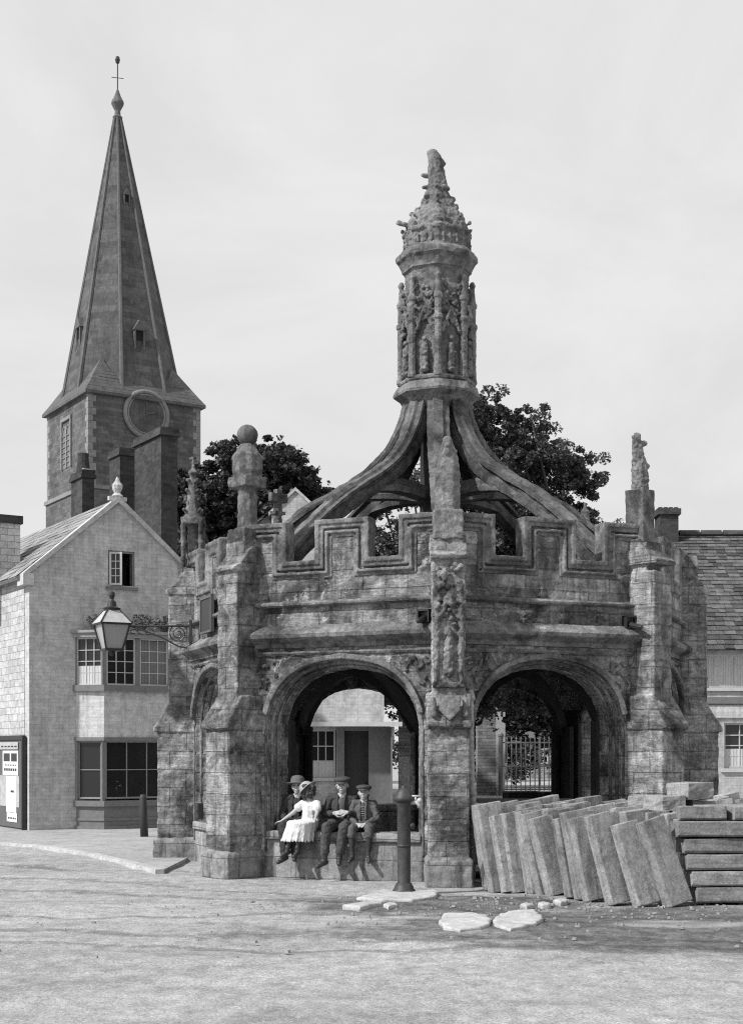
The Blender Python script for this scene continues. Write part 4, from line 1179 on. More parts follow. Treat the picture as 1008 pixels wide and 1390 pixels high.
# iron gate
ig = empty('iron_gate', (gx(678), gz - .4, 0), 'tall pale iron railing gate with spiked bars in front of dark trees', 'gate')
x1 = gx(776) - gx(678); zt = gzz(1001)
q = MB(); q.tube([(0, 0, 0), (0, 0, zt)], .10, 10); q.ball((0, 0, zt + .08), .13, 10); q.build('gate_post', 'paint_grey', ig)
q = MB()
for z in (.25, gzz(1040), gzz(1008)): q.box(.1, x1, -.02, .02, z - .03, z + .03)
q.build('rail', 'gate', ig)
for k in range(15):
    x = .25 + k * (x1 - .3) / 14
    q = MB(); q.tube([(x, 0, .2), (x, 0, zt - .05 if k != 7 else zt)], .022 if k != 7 else .05, 6); q.lathe([(.035, 0), (.0, .12)], 6, (x, 0, zt - .06)); q.build('bar', 'gate', ig)
# far cottages through the gate
fc = empty('far_cottage', (gx(700), 92, 0), 'distant pale cottage glimpsed between the bars of the iron gate', 'house')
q = MB(); q.box(.5, 12, 0, 5, 0, 2.5); q.build('wall', 'rubble', fc)
q = MB(); q.ext([(-.3, 2.45), (5.3, 2.45), (2.5, 4.4)], .2, 12.3, YZX); q.build('roof', 'tile', fc)
for x in (1.5, 4.4, 7.2): window(fc, x, x + 1.2, 1.0, 2.0, 4, 2, y=-.06, fr=.07, bar=.04)
# dark boards on the back wall of the cross
for px0, px1, lab in ((684, 729, 'left one of two long dark wooden boxes on the far bench'), (730, 776, 'right one of two long dark wooden boxes on the far bench')):
    z = 27.2; a = (px0 - 504) * z / F; b_ = (px1 - 504) * z / F
    ang = A0 + PI + PI / 8 - PI / 4
    t = empty('wooden_box', ((a + b_) / 2, z + (.18 if px0 > 700 else -.06) * -1, .80), lab, 'box', 'dark boxes on the far bench', rz=R(-21) * -1)
    w_ = (b_ - a) / 2 / cos(R(21)) - .02
    q = MB(); q.box(-w_, w_, -.14, -.12, 0, .24); q.box(-w_, w_, .12, .14, 0, .24); q.box(-w_, -w_ + .02, -.12, .12, 0, .24); q.box(w_ - .02, w_, -.12, .12, 0, .24); q.box(-w_, w_, -.12, .12, 0, .02); q.build('box_side', 'wood_dark', t)
    q = MB(); q.box(-w_ - .01, w_ + .01, -.15, .15, .24, .265); q.build('lid', 'paint_grey', t)

# ------------------------------------------------------------------ trees
def tree(name, lab, base, trunk_h, clumps, per, size, mat, seed, group=None, tr=.35, hole=.35):
    rg = random.Random(seed)
    t = empty(name, base, lab, 'tree', group)
    q = MB(); q.tube([(0, 0, 0), (.1, 0, trunk_h * .5), (0, .1, trunk_h)], [tr, tr * .75, tr * .6], 10)
    for c_, r_ in clumps:
        e = Vector(c_); mid = Vector((e.x * .45, e.y * .45, trunk_h + (e.z - trunk_h) * .5 + .3))
        if e.length > 0 and rg.random() < .35: q.tube([(0, 0, trunk_h * .8), mid, e], [tr * .5, tr * .25, tr * .08], 6)
    q.build('trunk', 'bark', t)
    q = MB()
    for c_, r_ in clumps:
        n = int(per * r_ * r_)
        cc_ = Vector(c_)
        nb = max(6, int(r_ * r_ * 15))
        for _ in range(nb):
            d = Vector((rg.gauss(0, 1), rg.gauss(0, 1), rg.gauss(0, 1))).normalized() * r_ * rg.uniform(.3, 1.05)
            p = cc_ + Vector((d.x, d.y, d.z * .85)); s_ = r_ * rg.uniform(.16, .36)
            leaves(q, p, (s_, s_, s_ * .75), max(4, n // nb), size, rg)
            if rg.random() < .15: # a shoot
                e = d.normalized() * s_ * 2
                for j in range(4): leaves(q, p + e * (j / 3), (.14, .14, .14), 5, size, rg)
    q.build('crown', mat, t)
    return t
def clumpset(fn, n, seed, r0, r1):
    rg = random.Random(seed); out = []
    while len(out) < n:
        p = fn(rg)
        if p: out.append((p, rg.uniform(r0, r1)))
    return out
# big lime tree behind the lantern; world offsets from its base
def lime(rg):
    z = 52; px = rg.uniform(600, 800); py = rg.uniform(548, 960)
    # outline: crown edge in the photo
    top = 548 + max(0, px - 690) * .95 + max(0, 665 - px) * .35
    if py < top: return None
    if px > 770 and py > 850: return None
    return ((px - 800) * z / F, rg.uniform(-2.4, 2.4), CAMH + (HY - py) * z / F)
tree('lime_tree', 'large lime tree rising behind the right side of the lantern', ((800 - 504) * 52 / F, 52, 0), 3.5, clumpset(lime, 240, 3, .75, 1.15), 1250, .14, 'leafelm', 4)
def yew(rg):
    z = 50; px = rg.uniform(236, 448); py = rg.uniform(618, 900)
    top = 612 + abs(px - 325) ** 2 / 400 + (0 if px < 400 else (px - 400) * .5)
    if py < top + 6: return None
    return ((px - 340) * z / F, rg.uniform(-2, 2), CAMH + (HY - py) * z / F)
tree('chestnut_tree', 'dark broad tree behind the ball finial, left of the cross', ((340 - 504) * 50 / F, 50, 0), 3.0, clumpset(yew, 170, 8, .75, 1.1), 1400, .17, 'leafdark', 9)
def mid(rg):
    z = 46; px = rg.uniform(470, 600); py = rg.uniform(668, 960)
    if py < 655 + abs(px - 530) * .3: return None
    return ((px - 596) * z / F, rg.uniform(-1.5, 1.5), CAMH + (HY - py) * z / F)
tree('thorn_tree', 'low leafy tree seen through the parapet left of the front pinnacle', ((596 - 504) * 46 / F, 46, 0), 2.6, clumpset(mid, 60, 12, .7, 1.0), 1100, .13, 'leafelm', 13)
def dk(rg):
    z = 70; px = rg.uniform(560, 830); py = rg.uniform(860, 1045)
    if py > 1000 and 712 < px < 742: return None
    return ((px - 812) * z / F, rg.uniform(-2, 2), CAMH + (HY - py) * z / F)
tree('dark_tree', 'low dark tree overhanging behind the iron gate', ((812 - 504) * 70 / F, 70, 0), 2.4, clumpset(dk, 80, 15, 1.1, 1.6), 420, .22, 'leafdark', 16)
def sm(rg):
    z = 60; px = rg.uniform(826, 870); py = rg.uniform(705, 760)
    return ((px - 850) * z / F, rg.uniform(-1, 1), CAMH + (HY - py) * z / F)
tree('young_tree', 'small treetop just showing over the right parapet beside the finial', ((850 - 504) * 60 / F, 60, 0), 8, clumpset(sm, 9, 17, .5, .8), 600, .14, 'leafelm', 18)
# dense churchyard hedge wall of leaves
# ------------------------------------------------------------------ pavement at the left
def flat(name, pts, h, mat, kind=None):
    q = MB(); q.ext([(p.x, p.y) for p in pts], -.2, h, lambda u, v, w: (u, v, w)); o = q.build(name, mat)
    if kind: tag(o, kind=kind)
    return o
pv = [G(-150, 1131, .05), G(0, 1143, .05), G(60, 1147, .05), G(120, 1156, .05), G(180, 1169, .05), G(222, 1180, .05), Vector((-3.1, 23.6, 0)), Vector((1.0, 23.9, 0)), Vector((-1.2, 40, 0)), Vector((-14, 60, 0)), Vector((-24, 45, 0))]
flat('pavement', pv, .045, 'pave', 'structure')
q = MB()
kp = pv[:6]
for a, b in zip(kp[:-1], kp[1:]):
    d = (b - a); d.z = 0; L = d.length; n = max(1, int(L / 1.1)); d.normalize(); s = Vector((d.y, -d.x, 0))
    for i in range(n):
        p = a + d * (L * i / n); e = a + d * (L * (i + 1) / n - .012)
        q.add([(*(p + s * .13).xy, -.1), (*(e + s * .13).xy, -.1), (*(e - s * .02).xy, -.1), (*(p - s * .02).xy, -.1), (*(p + s * .12).xy, .05), (*(e + s * .12).xy, .05), (*(e - s * .02).xy, .05), (*(p - s * .02).xy, .05)],
              [(0, 3, 2, 1), (4, 5, 6, 7), (0, 1, 5, 4), (1, 2, 6, 5), (2, 3, 7, 6), (3, 0, 4, 7)])
tag(q.build('kerb', 'coping'), kind='structure')

# timber post by the house
pb = G(196, 1134, .07)
q = MB(); q.lathe([(.085, -.1), (.08, .5), (.075, .80), (.05, .86)], 10, (0, 0, 0)); o = q.build('post', 'wood_dark', None, smooth=True, loc=pb, disp=.006)
o.rotation_euler = (0, R(-2), 0); tag(o, 'short dark wooden post standing on the pavement by the shop window', 'post')

# ------------------------------------------------------------------ gas lamp on the left buttress
lz = 23.2
lp = P(152, 882, lz)
lamp = empty('street_lamp', lp, 'four-sided gas lantern on a scrolled iron bracket fixed to the cross', 'street lamp')
sc = lz / F
lamp_r = Matrix.Rotation(R(28), 4, 'Z')
zg = (882 - 848) * sc; rt = (176 - 128) / 2 * sc * .80; rb = (164 - 138) / 2 * sc * .9
def ringq(m, r0, z0, r1, z1): m.lathe([(r0 * 1.414, z0), (r1 * 1.414, z1)], 4, (0, 0, 0), PI / 4)
q = MB(); q.M = lamp_r; ringq(q, rb - .015, .01, rt - .015, zg - .005); gl = q.build('lamp_glass', 'lampglass', lamp)
q = MB(); q.M = lamp_r
for sx in (-1, 1):
    for sy in (-1, 1): q.tube([(rb * sx, rb * sy, 0), (rt * sx, rt * sy, zg)], .016, 6)
ringq(q, rb + .01, -.02, rb + .015, .015); ringq(q, rt + .02, zg - .01, rt + .035, zg + .02)
q.lathe([(.03, -.10), (.05, -.05), (.06, -.02)], 10)
q.build('lamp_frame', 'iron', lamp)
zr_ = (882 - 828) * sc
q = MB(); q.M = lamp_r; ringq(q, rt + .03, zg + .02, .10, zr_); rf = q.build('lamp_roof', 'lampmetal', lamp)
q = MB(); q.M = lamp_r
for sx in (-1, 1):
    for sy in (-1, 1): q.tube([((rt + .03) * sx, (rt + .03) * sy, zg + .02), (.10 * sx, .10 * sy, zr_)], .014, 6)
q.lathe([(.13, zr_ - .01), (.15, zr_ + .03), (.08, zr_ + .06), (.065, zr_ + .14), (.05, zr_ + .15), (.03, zr_ + .18), (.055, zr_ + .24), (.05, zr_ + .29), (.01, zr_ + .32)], 14)
q.build('lamp_cowl', 'iron', lamp)
q = MB()
ex = (258 - 152) * sc
q.tube([(rt, 0, (882 - 850) * sc), (ex, .1, (882 - 849) * sc)], .016, 8)
q.tube([(rt + .1, 0, (882 - 851) * sc), (rt + .35, .02, (882 - 856) * sc - .02), (ex - .45, .05, (882 - 866) * sc), (ex - .2, .08, .06), (ex, .1, .03)], .013, 8)
pts = []
for i in range(40):
    a = i / 39 * 4.6 * PI; r_ = .16 - .13 * i / 39; pts.append((ex - .21 + r_ * cos(a + .6), .08, (882 - 861) * sc + .02 + r_ * sin(a + .6)))
q.tube(pts, .011, 6)
for i in range(4):
    a0 = ex - .55 - i * .13; pts = [(a0 + .06 * cos(t), .04, (882 - 857) * sc - .0 + .06 * sin(t) * (1 - i * .15)) for t in [j * .5 for j in range(11)]]; q.tube(pts, .009, 6)
q.box(ex - .02, ex + .02, .06, .14, -.02, .5)
q.build('bracket', 'iron', lamp)

# dark board hung on the left parapet, small iron panel low on the same side
th = A0 + PI / 8 - PI / 2
mt = Matrix.Translation((CX, CY, 0)) @ Matrix.Rotation(th, 4, 'Z')
def bay_local(px, zz, yoff, k=-2):
    th_ = A0 + PI / 8 + k * PI / 4; e = Vector((cos(th_), sin(th_))); n_ = Vector((sin(th_), -cos(th_)))
    b_ = Vector((CX, CY)) + n_ * (AP + yoff); kk = (px - 504) / F
    u = (kk * b_.y - b_.x) / (e.x - kk * e.y); p = b_ + e * u
    return u, Vector((p.x, p.y, zz)), th_
u, p, th_ = bay_local(283, 0, .06)
t = empty('hanging_board', p + Vector((0, 0, 3.78)), 'dark square board hung on the parapet of the cross above the lamp bracket', 'board', rz=th_)
q = MB(); q.box(-.34, .26, -.03, .0, 0, .52); q.build('panel', 'wood_dark', t)
q = MB(); q.box(-.38, -.34, -.045, .01, -.03, .56); q.box(.26, .30, -.045, .01, -.03, .56); q.box(-.34, .26, -.045, .01, .52, .56); q.box(-.34, .26, -.045, .01, -.03, .0); q.build('frame', 'wood', t)
u, p, th_ = bay_local(271, 0, .03)
t = empty('iron_box', p + Vector((0, 0, .72)), 'small dark iron box fixed low beside the left buttress of the cross', 'box', rz=th_)
q = MB(); q.box(-.13, .13, -.05, .03, 0, .26); b_ = q.build('body', 'irongrey', t)
q = MB(); q.box(-.115, .115, -.062, -.05, .015, .245); q.build('door', 'irongrey', t)
q = MB(); q.ball((.08, -.07, .13), .015, 8); q.build('knob', 'iron', t)

# ------------------------------------------------------------------ cast-iron pump
pu = G(548, 1212)
pump = empty('water_pump', pu, 'dark cast-iron pump post with domed cap and small brass tap', 'pump')
q = MB(); q.lathe([(.10, .07), (.085, .1), (.088, 1.12), (.10, 1.15), (.10, 1.2)], 20); cb_ = q.build('column', 'irongrey', pump, smooth=False)
for p_ in cb_.data.polygons: p_.use_smooth = True
q = MB(); q.lathe([(.15, -.1), (.15, .04), (.125, .06), (.125, .09), (.11, .1), (.1, .13)], 20); q.build('base_flange', 'irongrey', pump, smooth=True)
q = MB(); q.lathe([(.10, 1.18), (.135, 1.2), (.14, 1.235), (.12, 1.26), (.10, 1.31), (.06, 1.355), (.035, 1.365), (.035, 1.39), (.01, 1.4)], 20); q.build('domed_cap', 'irongrey', pump, smooth=True)
q = MB(); q.tube([(.07, -.02, 1.17), (.15, -.05, 1.18), (.19, -.06, 1.16), (.20, -.06, 1.11)], [.028, .028, .026, .03], 10); q.tube([(.15, -.05, 1.18), (.15, -.05, 1.25)], .014, 8); q.tube([(.09, -.05, 1.26), (.21, -.05, 1.26)], .014, 8); q.ball((.2, -.06, 1.2), .04, 8); q.build('tap', 'lampmetal', pump, smooth=True)
q = MB(); q.ball((.10, -.02, .87), .045, 10); q.lathe([(.093, .60), (.093, .63)], 20); q.build('boss', 'irongrey', pump, smooth=True)

# ------------------------------------------------------------------ flat paving fragments lying in front
def frag(pts, lab, h=.03, mat='slab', grp='flat stone pieces lying in front of the cross'):
    c_ = Vector((0, 0, 0))
    P_ = [G(*p) for p in pts]
    for p in P_: c_ += p / len(P_)
    out = []
    rg = random.Random(len(lab) * 13)
    for a, b in zip(P_, P_[1:] + P_[:1]):
        n = max(2, int((b - a).length / .14))
        for i in range(n):
            p = a.lerp(b, i / n); out.append((p.x - c_.x + rg.uniform(-.025, .025), p.y - c_.y + rg.uniform(-.03, .03)))
    q = MB(); q.ext(out, -.05, h, lambda u, v, w: (u, v, w))
    o = q.build('flat_stone', mat, None, vox=.018, disp=.012, dscale=.2, loc=(c_.x, c_.y, 0))
    tag(o, lab, 'stone', grp); return o
frag([(483, 1221), (512, 1213), (520, 1210), (560, 1213), (585, 1210), (597, 1213), (590, 1219), (560, 1224), (520, 1224)], 'long jagged pale flagstone around the pump foot')
frag([(464, 1231), (492, 1226), (517, 1228), (490, 1234)], 'pale triangular stone piece left of the pump foot')
frag([(518, 1230), (535, 1227), (538, 1230), (524, 1233)], 'smallest pale stone chip just below the pump flagstone')
frag([(596, 1252), (604, 1243), (640, 1241), (662, 1245), (668, 1252), (655, 1262), (625, 1265), (600, 1261)], 'large pale broken flagstone, left of the adjoining pair in the road')
frag([(669, 1247), (690, 1239), (725, 1237), (738, 1249), (728, 1256), (690, 1264), (672, 1258)], 'large pale broken flagstone, right of the adjoining pair in the road')
for px, py, w_, lab in ((715, 1230, 8, 'small pale stone in the road below the second group of leaning blocks'), (738, 1229, 7, 'small round pale stone right of another small one, near the leaning blocks'), (762, 1225, 9, 'pale chip of stone at the foot of the leaning blocks')):
    frag([(px - w_, py), (px, py - 2.5), (px + w_, py), (px, py + 2.5)], lab, .035)

# loose stones scattered on the ground
rg = random.Random(31); q = MB()
for i in range(700):
    if rg.random() < .7: x, y = rg.gauss(2.2, 1.7), rg.gauss(16.4, 1.1)
    else: x, y = rg.uniform(-7, 6), rg.uniform(12.5, 21)
    if y > 18.6: continue
    s = abs(rg.gauss(0, .011)) + .004
    v = [(x + s * rg.uniform(.7, 1.5) * cos(a), y + s * rg.uniform(.7, 1.5) * sin(a), -.02) for a in (0, 1.3, 2.5, 3.8, 5.1)]; v = [(a, b, -.012) for a, b, c_ in v]
    v2 = [(x + (a - x) * .72, y + (b - y) * .6, s * rg.uniform(.2, .5)) for a, b, c_ in v]
    q.add(v + v2, [(0, 1, 6, 5), (1, 2, 7, 6), (2, 3, 8, 7), (3, 4, 9, 8), (4, 0, 5, 9), (5, 6, 7, 8, 9)])
tag(q.build('gravel', 'gravel'), kind='stuff')

# ------------------------------------------------------------------ dressed kerb blocks
rg = random.Random(77)
def block_mesh(w, t, l, seed, rough_end=False, chamfer=.03):
    random.seed(seed)
    q = MB()
    c_ = chamfer
    q.ext([(-w / 2, -t / 2 + c_), (-w / 2 + c_, -t / 2), (w / 2, -t / 2), (w / 2, t / 2), (-w / 2, t / 2)], 0, l, lambda u, v, w_: (u, v, w_))
    return crisp(q, 'kerb_block', 'kerb')
VAR = [block_mesh(.37 + .03 * (i % 3 - 1), .14 + .02 * (i % 2), 1.06 + .03 * (i % 4 - 1.5), 100 + i) for i in range(6)]
HOR = [block_mesh(.36, .185, 1.25 + .1 * i, 200 + i) for i in range(4)]
def put(me, loc, rot, lab, grp, cat='kerb block', sc=(1, 1, 1)):
    o = bpy.data.objects.new('kerb_block', me); COL.objects.link(o)
    o.location = loc; o.rotation_mode = 'XYZ'; o.matrix_world = Matrix.Translation(loc) @ rot @ Matrix.Diagonal((*sc, 1))
    return tag(o, lab, cat, grp)
def orient(yaw, leanx, back):
    return Matrix.Rotation(yaw, 4, 'Z') @ Matrix.Rotation(-back, 4, 'X') @ Matrix.Rotation(-leanx, 4, 'Y')
GF = 'kerb blocks leaning upright along the front of the pile'
fronts = [(697, 1212, 18, 7, 8, 0, 'foremost block of the leftmost leaning group, nearest the front buttress'),
          (760, 1216, 19, 12, 8, 1, 'foremost block of the second leaning group from the left, tilted to the left'),
          (812, 1223, 18, 9, 8, 2, 'narrow-looking block half hidden behind the fourth broad leaning block'),
          (842, 1228, 18, 12, 8, 3, 'broad block in the middle of the leaning row, third widest face from the right'),
          (880, 1230, 18, 13, 9, 4, 'second broad leaning block from the right end of the leaning row'),
          (922, 1230, 20, 16, 9, 5, 'rightmost leaning block, tilted most, beside the stack of flat blocks')]
cnt = 0
HID = 'kerb block standing behind another in the leaning row, only one edge showing'
for i, (px, py, yaw, lx, bk, vi, lab) in enumerate(fronts):
    base = G(px, py)
    put(VAR[vi], base + Vector((0, .12, .01)), orient(R(yaw), R(lx), R(bk)), lab, GF, sc=(.86, 1, (1.0, .98, .97, 1.0, 1.0, 1.02)[i]))
    nb = (2, 2, 2, 0, 0, 0)[i]
    for j in range(1, nb + 1):
        n_ = Vector((-sin(R(yaw)), cos(R(yaw)), 0))
        side_ = Vector((-cos(R(yaw)), -sin(R(yaw)), 0))
        p = base + Vector((0, .12, .01)) + n_ * (.20 * j) + side_ * (.015 * j + rg.uniform(-.01, .02))
        put(VAR[(vi + j) % 6], p, orient(R(yaw), R(lx - 1.2 * j + rg.uniform(-1, 1)), R(bk - 1)), HID, GF)
# rows behind
GB = 'kerb blocks standing in the rows behind'
LB = 'kerb block standing behind the leaning row, only its top showing'
rows = 0
for r_ in range(7):
    yb = 17.7 + r_ * .36
    x0 = (648 - 504) * (yb + 1.2 - r_ * .1) / F; x0 = max(x0, 1.62)
    x = x0 + .1
    while x < 5.6 - r_ * .05:
        y = yb + max(0, (3.2 - x)) * .55 - max(0, x - 3.2) * .15 + rg.uniform(-.05, .05)
        if y < 19.55 + (.0 if x > 1.6 else 0) and not (x > 3.6 and y > 19.3):
            put(VAR[rg.randrange(6)], Vector((x, y, .0)), orient(R(rg.uniform(8, 28)), R(rg.uniform(4, 10)), R(rg.uniform(0, 8))), LB, GB, sc=(1, 1, 1.05 + .02 * r_ + rg.uniform(-.02, .02)))
        x += rg.uniform(.24, .31)
# stack of flat blocks at the right edge
GS = 'flat kerb blocks stacked in courses at the right'
xs_ = [(939, 1226), (933, 1205), (927, 1184), (922, 1163), (914, 1143)]
ords = ['bottom', 'second from the bottom', 'middle', 'second from the top', 'top']
for i in range(5):
    z = .01 + i * .198
    x0 = (xs_[i][0] - 504) * 16.95 / F
    m_ = Matrix.Rotation(R(4 + rg.uniform(-2, 2)), 4, 'Z') @ Matrix.Rotation(PI / 2, 4, 'Y') @ Matrix.Rotation(PI / 2, 4, 'Z')
    o = put(HOR[i % 4], Vector((x0, 16.95, z + .1)), m_, f'long flat block, {ords[i]} course of the right-edge stack', GS)
    put(HOR[(i + 1) % 4], Vector((x0 + .12, 17.36, z + .1)), m_, 'flat block in the back row of the stack at the right edge, mostly hidden', GS)
    put(HOR[(i + 2) % 4], Vector((x0 + 1.38, 16.98 + .05, z + .1)), m_, 'flat block at the picture edge continuing a course of the stack', GS)
for i, (dx, dy) in enumerate(((.0, .2), (.62, .12), (1.25, .16), (.3, .55), (.95, .5), (1.5, .62))):
    m_ = Matrix.Rotation(R(rg.uniform(-6, 8)), 4, 'Z') @ Matrix.Rotation(PI / 2, 4, 'Y') @ Matrix.Rotation(PI / 2, 4, 'Z')
    put(HOR[i % 4], Vector((3.75 + dx, 16.95 + dy, 1.09)), m_, 'short rough-topped block lying on the very top of the right-hand stack', 'blocks lying on top of the stack', sc=(.9, .9, .45))
# loose squared stones lying on the pile
def loose(px0, px1, py0, py1, z, yaw, lab, mat='kerbrough', dep=.32, seed=1):
    w_ = (px1 - px0) * z / F; h_ = (py1 - py0) * z / F * .82
    random.seed(seed); q = MB(); q.box(-w_ * .42, w_ * .42, -dep / 2, dep / 2, 0, h_)
    me = crisp(q, 'squared_stone', mat, .014, .012); rough(me, .012, .06)
    o = bpy.data.objects.new('squared_stone', me); COL.objects.link(o); o.location = P((px0 + px1) / 2, py1, z); o.rotation_euler.z = R(yaw)
    tag(o, lab, 'stone block', 'squared stones lying on top of the pile')
loose(849, 893, 1077, 1101, 18.35, -14, 'rough-faced squared stone, leftmost of those lying on the pile', dep=.34, seed=3)
loose(876, 921, 1075, 1100, 18.1, 24, 'smoother squared stone between the rough one and the raised one', dep=.5, seed=4)
loose(920, 962, 1083, 1101, 18.4, 20, 'dark squared stone under the raised one on the pile', 'kerb', dep=.45, seed=5)
loose(908, 962, 1057, 1085, 18.25, 30, 'large pale squared stone raised on another, highest on the pile', dep=.42, seed=6)
# timber boards on the ground inside the near right arch
random.seed(11)
for px0, px1, py, z, lab in ((646, 776, 1084, 20.5, 'long dark plank lying across the bottom of the right arch, upper one'), (646, 780, 1092, 20.2, 'long dark plank lying across the bottom of the right arch, lower one')):
    a = P(px0, py, z); b_ = P(px1, py, z)
    q = MB(); q.box(0, b_.x - a.x, -.1, .1, -.06, 0); o = q.build('plank', 'wood', None, loc=a, disp=.004); tag(o, lab, 'plank', 'planks behind the kerb blocks')
tz = 20.35
for px, lab in ((662, 'left trestle post carrying the dark planks'), (766, 'right trestle post carrying the dark planks')):
    a = P(px, 1092, tz); q = MB(); q.box(-.06, .06, -.22, .22, 0, a.z - .062); q.box(-.3, .3, -.05, .05, 0, .05); o = q.build('trestle', 'wood', None, loc=(a.x, a.y, 0)); tag(o, lab, 'trestle', 'trestles under the planks')
random.seed(7)
# ------------------------------------------------------------------ four people on the bench
def chain(q, pts, n=10):
    for (a, ra), (b, rb) in zip(pts[:-1], pts[1:]): q.cap(a, b, ra, rb, n)
def hand(q, w, d, up, s, curl=.5, r=1.0):
    """hand from wrist w pointing along d, palm normal -up; five fingers"""
    d = Vector(d).normalized(); up = Vector(up); up = (up - d * up.dot(d)).normalized(); sd_ = d.cross(up)
    w = Vector(w)
    pc = w + d * .045 * s
    for o_ in (-.022, 0, .022): q.cap(w + sd_ * o_ * .7 * s, w + d * .075 * s + sd_ * o_ * s, .015 * s, .013 * s, 8)
    for i, (o_, L) in enumerate(((-.030, .055), (-.010, .068), (.010, .064), (.030, .05))):
        a = w + d * .08 * s + sd_ * o_ * s; b = a + (d * cos(curl * .6) - up * sin(curl * .6)) * L * .5 * s; c = b + (d * cos(curl * 1.5) - up * sin(curl * 1.5)) * L * .5 * s
        q.cap(a, b, .0095 * s, .009 * s, 8); q.cap(b, c, .009 * s, .007 * s, 8)
    a = w + d * .025 * s - sd_ * .028 * s * r; b = a + (d * .7 - sd_ * .7 * r - up * .2) * .04 * s; c = b + (d * .95 - sd_ * .1 * r - up * .3) * .032 * s
    q.cap(a, b, .012 * s, .0105 * s, 8); q.cap(b, c, .0105 * s, .008 * s, 8)

